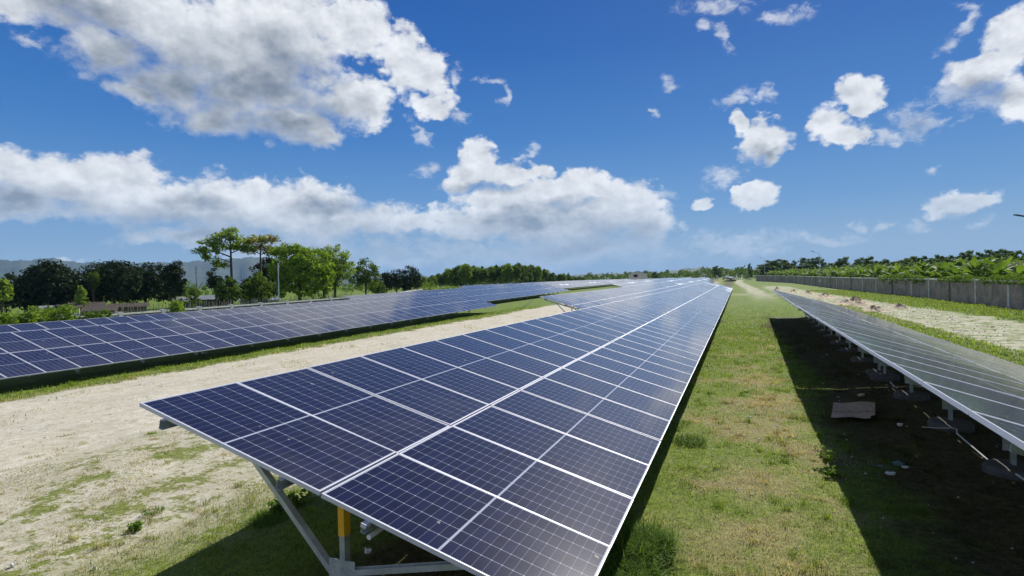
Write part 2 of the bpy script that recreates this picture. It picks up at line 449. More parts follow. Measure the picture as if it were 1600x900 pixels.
# silver busbars, ten per cell
bb = t.math('MODULO', t.math('ADD', vv, 1.824), 0.01823)
bbd = t.math('ABSOLUTE', t.math('SUBTRACT', bb, 0.0091))
bus = t.sstep(bbd, 0.0003, 0.0012, 0.30, 0.0)
oi = t.node('ShaderNodeObjectInfo').outputs['Random']
cellid = t.comb(t.math('FLOOR', t.math('DIVIDE', uc2, 0.0912)), t.math('FLOOR', t.math('DIVIDE', vv, 0.1823)), t.math('MULTIPLY', oi, 50))
wn = t.node('ShaderNodeTexWhiteNoise'); t.l.new(cellid, wn.inputs['Vector'])
cellc = t.mix(wn.outputs['Value'], (0.0028, 0.0042, 0.023), (0.0052, 0.0075, 0.037))
cellc = t.mix(bus, cellc, (0.07, 0.085, 0.15))
full = t.mix(t.math('MULTIPLY', lines, 0.92), cellc, (0.38, 0.41, 0.48))
# dust settled towards the lower edge
dn = t.noise(t.node('ShaderNodeTexCoord').outputs['Object'], 3.0, 5, 0.6)
pw_ = t.node('ShaderNodeNewGeometry').outputs['Position']
dn2 = t.noise(t.vmath('MULTIPLY', pw_, (0.6, 2.2, 1.0)), 1.6, 6, 0.65)
drop = t.sstep(t.noise(pw_, 7.0, 2, 0.4), 0.76, 0.78)
dust = t.math('MULTIPLY', t.sstep(u, 0.6, 2.25, 0.2, 1.0), t.math('MULTIPLY', t.math('MULTIPLY', dn, t.sstep(dn2, 0.35, 0.7, 0.4, 1.5)), 0.07))
dust = t.math('MAXIMUM', dust, t.math('MULTIPLY', drop, 0.55))
full = t.mix(dust, full, (0.42, 0.38, 0.32))
t.l.new(full, bs.inputs['Base Color'])
bs.inputs['Roughness'].default_value = 0.36
bs.inputs['Specular IOR Level'].default_value = 0.01
bs.inputs['Coat Weight'].default_value = 1.0
bs.inputs['Coat IOR'].default_value = 1.31
bs.inputs['Coat Roughness'].default_value = 0.095
bs.inputs['Sheen Weight'].default_value = 0.05
bs.inputs['Sheen Roughness'].default_value = 0.5
bs.inputs['Sheen Tint'].default_value = (0.85, 0.82, 0.80, 1)
mt_cell_rough_socket = bs.inputs['Coat Roughness']

# far tables: same laminate, pattern reduced to what the cells average to
mt_alu = simple('anodised_aluminium', (0.60, 0.60, 0.64), 0.45, 0.1, 0.06, 3.0)
mt_back = simple('panel_backsheet', (0.62, 0.63, 0.64), 0.6, 0, 0.05, 2.0)
mt_galv = simple('galvanised_steel', (0.50, 0.54, 0.53), 0.45, 0.45, 0.22, 9.0)
mt_yellow = simple('yellow_paint', (0.85, 0.47, 0.03), 0.5, 0, 0.08, 8.0)
mt_black = simple('black_cable_plastic', (0.02, 0.02, 0.022), 0.5, 0, 0.1)
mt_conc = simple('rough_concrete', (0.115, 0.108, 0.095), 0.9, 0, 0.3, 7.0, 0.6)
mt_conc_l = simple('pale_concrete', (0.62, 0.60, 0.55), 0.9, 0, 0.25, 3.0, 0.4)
mt_bark = simple('tree_bark', (0.10, 0.075, 0.05), 0.9, 0, 0.35, 5.0, 0.6)
mt_pale_bark = simple('pale_tree_bark', (0.34, 0.30, 0.24), 0.9, 0, 0.3, 5.0, 0.4)
mt_white = simple('white_plastic', (0.72, 0.72, 0.70), 0.5, 0, 0.06)
mt_pole = simple('grey_lamp_pole', (0.45, 0.46, 0.47), 0.4, 0.5, 0.08)
mt_lamphead = simple('dark_lamp_housing', (0.06, 0.08, 0.09), 0.4, 0.3, 0.08)
mt_card = simple('weathered_cardboard', (0.52, 0.38, 0.26), 0.9, 0, 0.22, 10.0, 0.2)
mt_tin = simple('rusty_tin_roof', (0.060, 0.046, 0.036), 0.95, 0.0, 0.4, 2.0, 0.2)
mt_tin_grey = simple('grey_tin_roof', (0.20, 0.22, 0.24), 0.7, 0.1, 0.25, 2.0, 0.2)
mt_mud = simple('mud_wall', (0.17, 0.115, 0.07), 0.95, 0, 0.3, 1.5, 0.4)
mt_cream = simple('cream_render', (0.86, 0.76, 0.56), 0.9, 0, 0.12, 1.5)
mt_dark = simple('dark_opening', (0.02, 0.02, 0.02), 0.8, 0, 0.1)
mt_bamboo = simple('weathered_bamboo', (0.26, 0.25, 0.19), 0.8, 0, 0.35, 4.0)
mt_soil = simple('loose_sandy_soil', (0.50, 0.40, 0.26), 0.95, 0, 0.35, 4.0, 0.9)
mt_scrap = simple('green_plastic_scrap', (0.12, 0.22, 0.21), 0.4, 0, 0.15)

L_DARK = leaf_mat('leaves_dark_shaded', (0.014, 0.026, 0.011), (0.034, 0.055, 0.020), trans=0.2)  # backlight and cloud shadow on the left trees put into this leaf colour
L_MID = leaf_mat('leaves_mid_green', (0.045, 0.085, 0.018), (0.115, 0.180, 0.034), (0.18, 0.25, 0.05), trans=0.42)
L_BRIGHT = leaf_mat('leaves_bright_green', (0.10, 0.18, 0.022), (0.21, 0.32, 0.045), (0.32, 0.41, 0.08), trans=0.5)
L_RUST = leaf_mat('leaves_rust_tinged', (0.17, 0.23, 0.05), (0.27, 0.25, 0.09), (0.36, 0.24, 0.13), trans=0.5)
L_LIGHT = leaf_mat('leaves_light_green', (0.105, 0.175, 0.030), (0.22, 0.315, 0.060), (0.36, 0.44, 0.11), trans=0.5)
L_FAR = leaf_mat('leaves_far_wood', (0.040, 0.075, 0.022), (0.095, 0.150, 0.036), (0.14, 0.20, 0.05), trans=0.42)
L_BANANA = leaf_mat('banana_leaves', (0.075, 0.135, 0.022), (0.17, 0.26, 0.045), (0.29, 0.35, 0.09), trans=0.4, rough=0.65, spec=0.15)
L_VINE = leaf_mat('vine_leaves', (0.07, 0.13, 0.018), (0.15, 0.24, 0.035), (0.24, 0.28, 0.05))

# brick wall
mt_brick, t, bs, out = new_mat('weathered_brick')
uvn = t.node('ShaderNodeUVMap', uv_map='UVMap').outputs[0]
bk = t.node('ShaderNodeTexBrick')
t.l.new(uvn, bk.inputs['Vector'])
bk.inputs['Color1'].default_value = (0.34, 0.22, 0.165, 1)
bk.inputs['Color2'].default_value = (0.50, 0.38, 0.30, 1)
bk.inputs['Mortar'].default_value = (0.38, 0.33, 0.28, 1)
bk.inputs['Scale'].default_value = 1.0
bk.inputs['Brick Width'].default_value = 0.25
bk.inputs['Row Height'].default_value = 0.09
bk.inputs['Mortar Size'].default_value = 0.012
wpos = t.node('ShaderNodeNewGeometry').outputs['Position']
st = t.noise(wpos, 0.9, 6, 0.7)
bc = t.mix(t.sstep(st, 0.42, 0.66), bk.outputs['Color'], (0.20, 0.175, 0.15))
st2 = t.noise(wpos, 2.4, 6, 0.7)
bc = t.mix(t.sstep(st2, 0.55, 0.75, 0.0, 0.6), bc, (0.50, 0.45, 0.39))
t.l.new(bc, bs.inputs['Base Color'])
bs.inputs['Roughness'].default_value = 0.95
bb_ = t.node('ShaderNodeBump'); bb_.inputs['Strength'].default_value = 0.6; bb_.inputs['Distance'].default_value = 0.02
t.l.new(bk.outputs['Fac'], bb_.inputs['Height']); bb_.invert = True
t.l.new(bb_.outputs[0], bs.inputs['Normal'])


# ------------------------------------------------------------------ mesh helpers
def tag(o, label=None, cat=None, group=None, kind=None):
    if label: o['label'] = label
    if cat: o['category'] = cat
    if group: o['group'] = group
    if kind: o['kind'] = kind
    return o


class MB:
    def __init__(s):
        s.v = []; s.f = []; s.mi = []

    def add(s, verts, faces, mi=0):
        b = len(s.v)
        s.v.extend([tuple(p) for p in verts])
        s.f.extend([tuple(i + b for i in f) for f in faces])
        s.mi.extend([mi] * len(faces))

    def box(s, c, size, rot=None, mi=0):
        hx, hy, hz = size[0] / 2, size[1] / 2, size[2] / 2
        vs = [Vector((x, y, z)) for x in (-hx, hx) for y in (-hy, hy) for z in (-hz, hz)]
        if rot is not None:
            vs = [rot @ p for p in vs]
        c = Vector(c)
        s.add([p + c for p in vs], [(0, 1, 3, 2), (4, 6, 7, 5), (0, 4, 5, 1), (2, 3, 7, 6), (0, 2, 6, 4), (1, 5, 7, 3)], mi)

    def bar(s, a, b, w, h, up=(0, 0, 1), mi=0):
        a, b = Vector(a), Vector(b)
        d = (b - a); L = d.length; d.normalize()
        x = d.cross(Vector(up))
        if x.length < 1e-4: x = Vector((1, 0, 0))
        x.normalize(); z = x.cross(d)
        rot = Matrix((x, d, z)).transposed()
        s.box((a + b) / 2, (w, L, h), rot, mi)

    def channel(s, a, b, w, h, th, up=(0, 0, 1), side=1, mi=0):
        """C-profile: web and two flanges"""
        a, b = Vector(a), Vector(b)
        d = (b - a).normalized(); x = d.cross(Vector(up))
        if x.length < 1e-4: x = Vector((1, 0, 0))
        x.normalize(); z = x.cross(d)
        pr = [(0, 0), (w, 0), (w, th), (th, th), (th, h - th), (w, h - th), (w, h), (0, h)]
        ring = lambda p: [p + x * (side * (q[0] - w / 2)) + z * (q[1] - h / 2) for q in pr]
        r0, r1 = ring(a), ring(b)
        n = 8
        fs = [(i, (i + 1) % n, n + (i + 1) % n, n + i) for i in range(n)]
        fs += [(0, 3, 2, 1), (0, 4, 3), (0, 7, 4), (4, 7, 6, 5)]
        fs += [(8, 9, 10, 11), (8, 11, 12), (8, 12, 15), (12, 13, 14, 15)]
        s.add(r0 + r1, fs, mi)

    def tube(s, pts, rad, n=8, mi=0, caps=True):
        pts = [Vector(p) for p in pts]
        rings = []
        prev = Vector((1, 0, 0))
        for i, p in enumerate(pts):
            d = (pts[min(i + 1, len(pts) - 1)] - pts[max(i - 1, 0)])
            if d.length < 1e-6: d = Vector((0, 0, 1))
            d.normalize()
            x = prev - d * prev.dot(d)
            if x.length < 1e-3: x = d.orthogonal()
            x.normalize(); prev = x
            y = d.cross(x)
            r = rad[i] if hasattr(rad, '__len__') else rad
            rings.append([p + (x * math.cos(2 * math.pi * k / n) + y * math.sin(2 * math.pi * k / n)) * r for k in range(n)])
        vs = [q for rg in rings for q in rg]
        fs = []
        for i in range(len(pts) - 1):
            for k in range(n):
                fs.append((i * n + k, i * n + (k + 1) % n, (i + 1) * n + (k + 1) % n, (i + 1) * n + k))
        if caps:
            fs.append(tuple(range(n - 1, -1, -1)))
            fs.append(tuple((len(pts) - 1) * n + k for k in range(n)))
        s.add(vs, fs, mi)

    def mesh(s, name, mats, smooth=False):
        me = bpy.data.meshes.new(name)
        me.from_pydata(s.v, [], s.f)
        for mm in (mats if isinstance(mats, (list, tuple)) else [mats]):
            me.materials.append(mm)
        if any(s.mi):
            me.polygons.foreach_set('material_index', s.mi)
        if smooth:
            me.polygons.foreach_set('use_smooth', [True] * len(me.polygons))
        me.update()
        return me

    def build(s, name, mats, parent=None, smooth=False, loc=None):
        return link(name, s.mesh(name, mats, smooth), parent, loc)


def link(name, me, parent=None, loc=None, rot=None):
    o = bpy.data.objects.new(name, me)
    col.objects.link(o)
    if parent: o.parent = parent
    if loc is not None: o.location = loc
    if rot is not None: o.rotation_euler = rot
    return o


def empty(name, loc=(0, 0, 0), rot=(0, 0, 0)):
    o = bpy.data.objects.new(name, None); col.objects.link(o)
    o.location = loc; o.rotation_euler = rot; o.empty_display_size = 0.3
    return o


def copy_tree(o, parent=None):
    c = o.copy(); col.objects.link(c); c.parent = parent
    for ch in list(o.children):
        copy_tree(ch, c)
    return c


def np_mesh(name, verts, nper, mat, tone=None, smooth=False):
    """verts (N*nper,3): N separate polygons of nper corners"""
    me = bpy.data.meshes.new(name)
    nv = len(verts); nf = nv // nper
    me.vertices.add(nv); me.loops.add(nv); me.polygons.add(nf)
    me.vertices.foreach_set('co', np.asarray(verts, dtype=np.float32).ravel())
    me.loops.foreach_set('vertex_index', np.arange(nv, dtype=np.int32))
    me.polygons.foreach_set('loop_start', np.arange(0, nv, nper, dtype=np.int32))
    me.polygons.foreach_set('loop_total', np.full(nf, nper, dtype=np.int32))
    me.materials.append(mat)
    if tone is not None:
        a = me.attributes.new('tone', 'FLOAT', 'POINT')
        a.data.foreach_set('value', np.repeat(tone, nper).astype(np.float32))
    me.update(calc_edges=True)
    return me


# ------------------------------------------------------------------ terrain
GX = np.array([-4000., -400, -120, -60, -34, -23, -8, 0, 20, 45, 150, 4000])
GY = np.array([-4000., 0, 50, 100, 180, 260, 400, 4000])
GZ = np.array([
    # -4000  0     50    100   180   260   400  4000
    [-1.5, -1.0, -0.8, -0.5, -0.2, 0.0, 0.0, 0.0],
    [-1.0, -0.9, -0.6, -0.3, 0.0, 0.2, 0.0, 0.0],
    [-0.7, -0.6, -0.2, 0.2, 0.5, 0.6, 0.3, 0.0],
    [-0.6, -0.6, -0.2, 0.3, 0.7, 0.8, 0.5, 0.0],
    [-0.5, -0.5, -0.1, 0.4, 0.8, 0.9, 0.5, 0.0],
    [-0.45, -0.46, -0.12, 0.35, 0.8, 0.95, 0.5, 0.0],
    [0.0, 0.0, 0.0, 0.28, 0.8, 1.1, 0.6, 0.0],
    [0.0, 0.02, 0.10, 0.22, 0.7, 1.1, 0.6, 0.0],
    [0.0, 0.0, 0.0, 0.08, 0.3, 0.7, 0.5, 0.0],
    [0.0, 0.0, 0.0, 0.05, 0.2, 0.4, 0.3, 0.0],
    [0.0, 0.0, 0.0, 0.0, 0.1, 0.2, 0.2, 0.0],
    [0.0, 0.0, 0.0, 0.0, 0.0, 0.0, 0.0, 0.0]])


def gz_np(x, y):
    x = np.clip(np.asarray(x, float), -3999, 3999); y = np.clip(np.asarray(y, float), -3999, 3999)
    i = np.clip(np.searchsorted(GX, x) - 1, 0, len(GX) - 2); j = np.clip(np.searchsorted(GY, y) - 1, 0, len(GY) - 2)
    tx = (x - GX[i]) / (GX[i + 1] - GX[i]); ty = (y - GY[j]) / (GY[j + 1] - GY[j])
    return (GZ[i, j] * (1 - tx) * (1 - ty) + GZ[i + 1, j] * tx * (1 - ty) + GZ[i, j + 1] * (1 - tx) * ty + GZ[i + 1, j + 1] * tx * ty)


def gz(x, y):
    return float(gz_np(x, y))


def micro(x, y):
    return 0.018 * np.sin(x * 1.7 + 1.3 * np.sin(y * 0.9)) + 0.014 * np.sin(y * 2.3 + 1.1 * np.sin(x * 1.9)) + 0.01 * np.sin(x * 5.1 + y * 3.7)


def stretch(a, b, step, lo, hi, g=1.13):
    c = list(np.arange(a, b + 1e-6, step))
    s = step; x = c[-1]; up = []
    while x < hi:
        s *= g; x += s; up.append(min(x, hi))
    s = step; x = c[0]; dn = []
    while x > lo:
        s *= g; x -= s; dn.append(max(x, lo))
    return np.array(dn[::-1] + c + up)


xs = stretch(-26, 22, 0.4, -9000, 9000)
ys = stretch(-2, 60, 0.4, -1500, 14000)
XX, YY = np.meshgrid(xs, ys, indexing='ij')
ZZ = gz_np(XX, YY)
fade = np.clip(1.5 - np.hypot(XX, YY) / 80, 0, 1)
ZZ = ZZ + micro(XX, YY) * fade
nx, ny = XX.shape
idx = np.arange(nx * ny).reshape(nx, ny)
quads = np.stack([idx[:-1, :-1], idx[1:, :-1], idx[1:, 1:], idx[:-1, 1:]], -1).reshape(-1, 4)
cx = (XX[:-1, :-1] + XX[1:, 1:]).ravel() / 2; cy = (YY[:-1, :-1] + YY[1:, 1:]).ravel() / 2
wob = 0.7 * np.sin(cy * 0.21) + 0.4 * np.sin(cy * 0.83 + 1)
sel_track = (cx + wob > -20.8) & (cx + wob * 0.7 < -9.5) & (cy < 230) & (cy > -60)
tt = np.clip((cy - 20) / 90, 0, 1)
sel_strip = (cx + wob * 0.5 > 9.4 - 4.5 * tt) & (cx + wob * 0.5 < 16.2 - 5.8 * tt) & (cy < 120) & (cy > -60)
V = np.stack([XX.ravel(), YY.ravel(), ZZ.ravel()], -1)


def sub_mesh(name, sel):
    q = quads[sel]
    used, inv = np.unique(q.ravel(), return_inverse=True)
    me = bpy.data.meshes.new(name)
    me.vertices.add(len(used)); me.vertices.foreach_set('co', V[used].astype(np.float32).ravel())
    n = len(q)
    me.loops.add(n * 4); me.loops.foreach_set('vertex_index', inv.astype(np.int32))
    me.polygons.add(n)
    me.polygons.foreach_set('loop_start', np.arange(0, 4 * n, 4, dtype=np.int32))
    me.polygons.foreach_set('loop_total', np.full(n, 4, dtype=np.int32))
    me.polygons.foreach_set('use_smooth', np.ones(n, dtype=bool))
    me.materials.append(mt_ground)
    me.update(calc_edges=True)
    return link(name, me)


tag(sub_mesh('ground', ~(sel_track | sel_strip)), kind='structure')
tag(sub_mesh('sandy_track', sel_track), kind='structure')
tag(sub_mesh('sandy_strip', sel_strip), kind='structure')

# ------------------------------------------------------------------ solar arrays
TILT = R_(16.0)
TC, TS = math.cos(TILT), math.sin(TILT)
SL = 2 * PL + GAP                 # slope length of a table
HIGH = 1.90                       # high edge above ground
SUNK = 0.0


def panel_meshes():
    # laminate (glass front with cells, backsheet)
    me = bpy.data.meshes.new('solar_panel')
    e = 0.009
    zt, zb = -0.002, -0.008
    vs = [(e, e, zt), (PL - e, e, zt), (PL - e, PW - e, zt), (e, PW - e, zt),
          (e, e, zb), (PL - e, e, zb), (PL - e, PW - e, zb), (e, PW - e, zb)]
    me.from_pydata(vs, [], [(0, 1, 2, 3), (4, 7, 6, 5)])
    me.materials.append(mt_cell); me.materials.append(mt_back)
    me.polygons[1].material_index = 1
    uvl = me.uv_layers.new(name='UVMap')
    for lp in me.loops:
        co = me.vertices[lp.vertex_index].co
        uvl.data[lp.index].uv = (co.x, co.y)
    me.update()
    # frame: four mitred bars with a lip and a return flange below
    b = MB()
    T, D_ = 0.011, 0.038
    for (x0, x1, y0, y1) in ((0, PL, 0, T), (0, PL, PW - T, PW), (0, T, T, PW - T), (PL - T, PL, T, PW - T)):
        b.box(((x0 + x1) / 2, (y0 + y1) / 2, -D_ / 2), (x1 - x0, y1 - y0, D_))
    for (x0, x1, y0, y1) in ((T, PL - T, T, 0.032), (T, PL - T, PW - 0.032, PW - T)):
        b.box(((x0 + x1) / 2, (y0 + y1) / 2, -D_ + 0.002), (x1 - x0, y1 - y0, 0.002))
    fr = b.mesh('frame', mt_alu)
    j = MB()
    j.box((PL / 2, PW / 2, -0.020), (0.10, 0.06, 0.02))
    j.tube([(PL / 2, PW / 2, -0.022), (PL / 2 + 0.1, PW / 2 + 0.2, -0.045), (PL / 2 + 0.02, PW - 0.05, -0.05)], 0.004, 5)
    jb = j.mesh('junction_box', mt_black)
    return me, fr, jb


ME_PANEL, ME_FRAME, ME_JB = panel_meshes()


def table_point(s, y, drop=0.0):
    """local point on a table: s metres down the slope, y along, drop below the glass"""
    return Vector((s * TC - drop * TS, y, HIGH - s * TS - drop * TC))


PURL = (0.38, 1.86, 2.76, 4.16)
POST_S = 2.22
POST0, POSTD = 0.34, 2.70


JIT = random.Random(17)


def make_table(ncol, near=True, name='solar_array'):
    root = empty(name)
    for i in range(ncol):
        for j in range(2):
            p = table_point(j * (PL + GAP), i * W)
            p = p + Vector((0, 0, JIT.uniform(-0.003, 0.003)))
            o = link('solar_panel', ME_PANEL, root, p, (JIT.gauss(0, 0.0022), TILT + JIT.gauss(0, 0.0018), JIT.gauss(0, 0.0006)))
            if near:
                link('frame', ME_FRAME, o)
            else:
                link('frame', ME_FRAME, o)
    Lt = ncol * W - GAP
    for s in PURL:
        b = MB()
        b.channel(table_point(s, -0.04, 0.035 + 0.045), table_point(s, Lt + 0.04, 0.035 + 0.045), 0.045, 0.09, 0.004,
                  up=(TS, 0, TC), side=1)
        b.build('purlin', mt_galv, root)
    b = MB()
    for off_ in (0.0, 0.03):
        pts_ = []
        for k in range(int(Lt / 0.45)):
            sag = 0.05 * abs(math.sin(k * 0.52 + off_ * 9)) + off_ * 0.5
            pts_.append(table_point(1.98 + off_, 0.3 + 0.45 * k, 0.13) + Vector((0, 0, -sag)))
        b.tube(pts_, 0.009, 5)
    b.build('cable_bundle', mt_black, root)
    nposts = int((Lt - 2 * POST0 + 0.4) // POSTD) + 1
    for k in range(nposts):
        y = POST0 + POSTD * k
        xp = POST_S * TC
        ztop = HIGH - POST_S * TS - 0.20
        # rafter
        b = MB(); b.channel(table_point(0.3, y, 0.165), table_point(4.24, y, 0.165), 0.05, 0.08, 0.005, up=(TS, 0, TC))
        b.build('rafter', mt_galv, root)
        b = MB(); b.channel((xp, y, -0.02), (xp, y, ztop), 0.055, 0.075, 0.006, up=(0, 1, 0))
        post = b.build('post', mt_galv, root)
        g = MB()
        g.box((xp, y - 0.045, 0.40), (0.28, 0.008, 0.34))
        for bx in (-0.09, 0, 0.09):
            for bz in (-0.1, 0.1):
                g.tube([(xp + bx, y - 0.049, 0.40 + bz), (xp + bx, y - 0.062, 0.40 + bz)], 0.011, 6)
        g.build('gusset_plate', mt_galv, post)
        b = MB(); b.channel((xp - 0.10, y - 0.02, 0.42), table_point(1.22, y - 0.02, 0.20), 0.05, 0.065, 0.005, up=(0, 1, 0))
        b.build('brace', mt_galv, root)
        b = MB(); b.channel((xp + 0.10, y - 0.02, 0.47), table_point(3.62, y - 0.02, 0.17), 0.05, 0.065, 0.005, up=(0, 1, 0))
        b.build('brace', mt_galv, root)
        b = MB()
        b.tube([(xp, y, -0.45), (xp, y, -0.05), (xp, y, 0.0), (xp, y, 0.02)], [0.36, 0.36, 0.33, 0.24], 16)
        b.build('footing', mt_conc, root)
    return root


# far tables as one mesh each: a row of laminates with their frames
def far_mesh(ncol):
    me = bpy.data.meshes.new('solar_array')
    vs = []; fs = []; mi = []; uvs = []
    B = MB()
    for i in range(ncol):
        for j in range(2):
            for (dx0, dx1, dy0, dy1, dz, m_) in ((0.011, PL - 0.011, 0.011, PW - 0.011, 0.0, 0),
                                                 (0, PL, 0, 0.011, 0.003, 1), (0, PL, PW - 0.011, PW, 0.003, 1),
                                                 (0, 0.011, 0.011, PW - 0.011, 0.003, 1), (PL - 0.011, PL, 0.011, PW - 0.011, 0.003, 1)):
                b0 = len(vs)
                jx, jy = JIT.gauss(0, 0.0018), JIT.gauss(0, 0.0022)
                for (a, c) in ((dx0, dy0), (dx1, dy0), (dx1, dy1), (dx0, dy1)):
                    p = table_point(j * (PL + GAP) + a, i * W + c, -dz - (a * jx + c * jy if m_ == 0 else 0))
                    vs.append(tuple(p)); uvs.append((a, c))
                fs.append((b0, b0 + 1, b0 + 2, b0 + 3)); mi.append(m_)
    Lt = ncol * W - GAP
    nb0 = len(vs)
    # underside slab edge and supports
    B.v = vs; B.f = fs; B.mi = mi
    c0 = table_point(SL / 2, Lt / 2, 0.022)
    rot = Matrix.Rotation(TILT, 3, 'Y')
    B.box(c0, (SL, Lt, 0.034), rot, 2)
    for s in PURL:
        B.bar(table_point(s, 0, 0.085), table_point(s, Lt, 0.085), 0.045, 0.08, mi=3)
    k = 0
    while POST0 + POSTD * k < Lt - 0.2:
        y = POST0 + POSTD * k; xp = POST_S * TC
        B.bar((xp, y, 0.0), (xp, y, HIGH - POST_S * TS - 0.12), 0.06, 0.08, up=(0, 1, 0), mi=3)
        B.bar((xp - 0.1, y, 0.45), table_point(1.05, y, 0.12), 0.05, 0.06, up=(0, 1, 0), mi=3)
        B.bar((xp + 0.1, y, 0.40), table_point(3.72, y, 0.12), 0.05, 0.06, up=(0, 1, 0), mi=3)
        k += 1
    me.from_pydata(B.v, [], B.f)
    for mm in (mt_cell, mt_alu, mt_back, mt_galv):
        me.materials.append(mm)
    me.polygons.foreach_set('material_index', B.mi)
    uvl = me.uv_layers.new(name='UVMap')
    full = uvs + [(0, 0)] * (len(B.v) - len(uvs))
    vi = np.empty(len(me.loops), dtype=np.int32); me.loops.foreach_get('vertex_index', vi)
    uvl.data.foreach_set('uv', np.array(full, dtype=np.float32)[vi].ravel())
    me.update()
    return me


NC = 24
TL = NC * W + 0.04
PROTO = {}
GRP = 'tilted solar panel arrays set out in long rows'


def place(root, x, y, z, yaw, slope):
    # yaw: the row drifts to +x along its length; slope: it climbs along its length
    root.matrix_world = Matrix.Translation((x, y, z)) @ Matrix.Rotation(-yaw, 4, 'Z') @ Matrix.Rotation(slope, 4, 'X')


def ordinal(n):
    return ['first', 'second', 'third', 'fourth', 'fifth', 'sixth', 'seventh', 'eighth', 'ninth', 'tenth', 'eleventh', 'twelfth'][n]


def put_table(x, y, zhigh, yaw, slope, ncol, near, label):
    """x, y, zhigh: the near end of the high edge"""
    key = (ncol, near)
    if key not in PROTO:
        if near:
            PROTO[key] = make_table(ncol)
        else:
            PROTO[key] = link('solar_array', far_mesh(ncol))
        o = PROTO[key]
    else:
        o = copy_tree(PROTO[key])
    place(o, x, y, zhigh - HIGH, yaw, slope)
    tag(o, label, 'solar array', GRP)
    return o


def row(x0, y0, n_near, n_tot, rowname, zfun=None, yaw=0.0, ncol=NC, skip=()):
    y = y0
    for k in range(n_tot):
        x = x0 + math.tan(yaw) * (y - y0)
        y1 = y + ncol * W
        xm = x + 2.2
        za, zb = (zfun(y), zfun(y1)) if zfun else (gz(xm, y) + HIGH, gz(xm, y1) + HIGH)
        if k not in skip:
            lab = '%s solar array counted from the near end of the %s' % (ordinal(k), rowname)
            put_table(x, y, za, yaw, math.atan2(zb - za, y1 - y), ncol, k < n_near, lab)
        y = y1 + 0.06


def lerp_fun(pts):
    a = np.array(pts)
    return lambda y: float(np.interp(y, a[:, 0], a[:, 1]))


# centre row, its near end in the foreground
row(-5.436, 3.738, 3, 4, 'large centre row', lerp_fun([(3.7, 1.897), (60, 1.93), (114, 2.12)]), ncol=23)
# right-hand row
put_table(1.44, -8.87, 1.94, R_(0.31), R_(0.27), NC, True, 'grey glinting solar array nearest at the right edge, with cardboard lying in its shade')
put_table(1.59, 18.86, 2.055, R_(1.15), R_(-0.10), 22, True, 'grey solar array ending in a point farther along the right-hand row')
# row beyond the sandy track's far end, left of the centre row
row(-12.6, 36.4, 2, 7, 'row left of the centre', lerp_fun([(36, 1.9), (60, 1.95), (110, 2.2), (180, 2.6), (240, 2.95)]))
# far left rows
zL1 = lerp_fun([(-8, 1.41), (20.4, 1.41), (52.8, 1.78)])
for k, (yy, nc) in enumerate(((-7.28 - 0.06 - 9.2, 8), (-7.28, NC), (20.44, 28))):
    put_table(-27.05, yy, zL1(yy), 0, math.atan2(zL1(yy + nc * W) - zL1(yy), nc * W), nc, k > 0,
              ['solar array cut by the left edge of the picture, front left row',
               'blue solar array in the left front row before the dark gap',
               'long solar array in the left front row after the dark gap'][k])
row(-33.4, -10.0, 4, 4, 'second left row', lerp_fun([(-10, 1.40), (20, 1.42), (72, 1.90), (98, 2.25)]))
row(-39.9, 50.0, 0, 8, 'third left row', None)
row(-46.5, 90.0, 0, 6, 'fourth left row', None)
row(-53.0, 104.0, 0, 5, 'fifth left row', None)
row(-26.5, 118.0, 0, 5, 'row beyond the gap', None)
row(-19.6, 142.0, 0, 4, 'row closing the track', None)
row(-5.4, 228.0, 0, 3, 'hilltop row behind', lerp_fun([(0, 2.95), (228, 2.95), (320, 3.35)]))
row(1.6, 285.0, 0, 2, 'hilltop row beside the path', lerp_fun([(0, 3.3), (285, 3.3), (345, 3.4)]))

# yellow band on the first post of the centre row, stub of conduit at the panel edge
first = [o for o in bpy.data.objects if o.get('label', '').startswith('first solar array counted from the near end of the large centre')][0]
fp = [c for c in first.children if c.name.startswith('post')]
fp.sort(key=lambda o: o.name)
b = MB()
ztop = HIGH - POST_S * TS - 0.20
b.box((POST_S * TC, POST0, ztop - 0.13), (0.064, 0.088, 0.36))
b.build('paint_band', mt_yellow, fp[0])
b = MB()
b.tube([table_point(2.80, 0.0, 0.16), table_point(2.80, 0.22, 0.16)], 0.022, 10)
b.build('conduit', mt_white, first)
b = MB()
b.box(table_point(2.76, -0.02, 0.055), (0.05, 0.07, 0.035), Matrix.Rotation(TILT, 3, 'Y'))
b.build('end_clamp', mt_alu, first)


# ------------------------------------------------------------------ foliage tools
def leaves(rng, centers, n_per, spread, size, up=0.35, aspect=0.55):
    """leaf quads scattered round clump centres (M,3)"""
    M = len(centers)
    N = M * n_per
    c = np.repeat(centers, n_per, 0)
    sp = np.repeat(np.broadcast_to(np.asarray(spread, float), (M,)), n_per)
    d = rng.normal(size=(N, 3)); d /= np.linalg.norm(d, axis=1)[:, None]
    rr = rng.random(N) ** 0.45
    p = c + d * (rr * sp)[:, None] * np.array([1, 1, 0.75])
    n = d * 0.6 + rng.normal(size=(N, 3)) * 0.7 + np.array([0, 0, up]); n /= np.linalg.norm(n, axis=1)[:, None]
    a = rng.normal(size=(N, 3)); a -= n * (a * n).sum(1)[:, None]; a /= np.linalg.norm(a, axis=1)[:, None]
    b = np.cross(n, a)
    s = size * (0.6 + 0.8 * rng.random(N))[:, None]
    a = a * s * 0.5; b = b * s * 0.5 * aspect
    q = np.stack([p - a, p + b * 0.9 - a * 0.1, p + a, p - b * 0.9 - a * 0.1], 1).reshape(-1, 3)
    tone = np.clip(np.repeat(rng.random(M) * 0.45, n_per) + rng.random(N) * 0.55, 0, 1)
    return q, tone


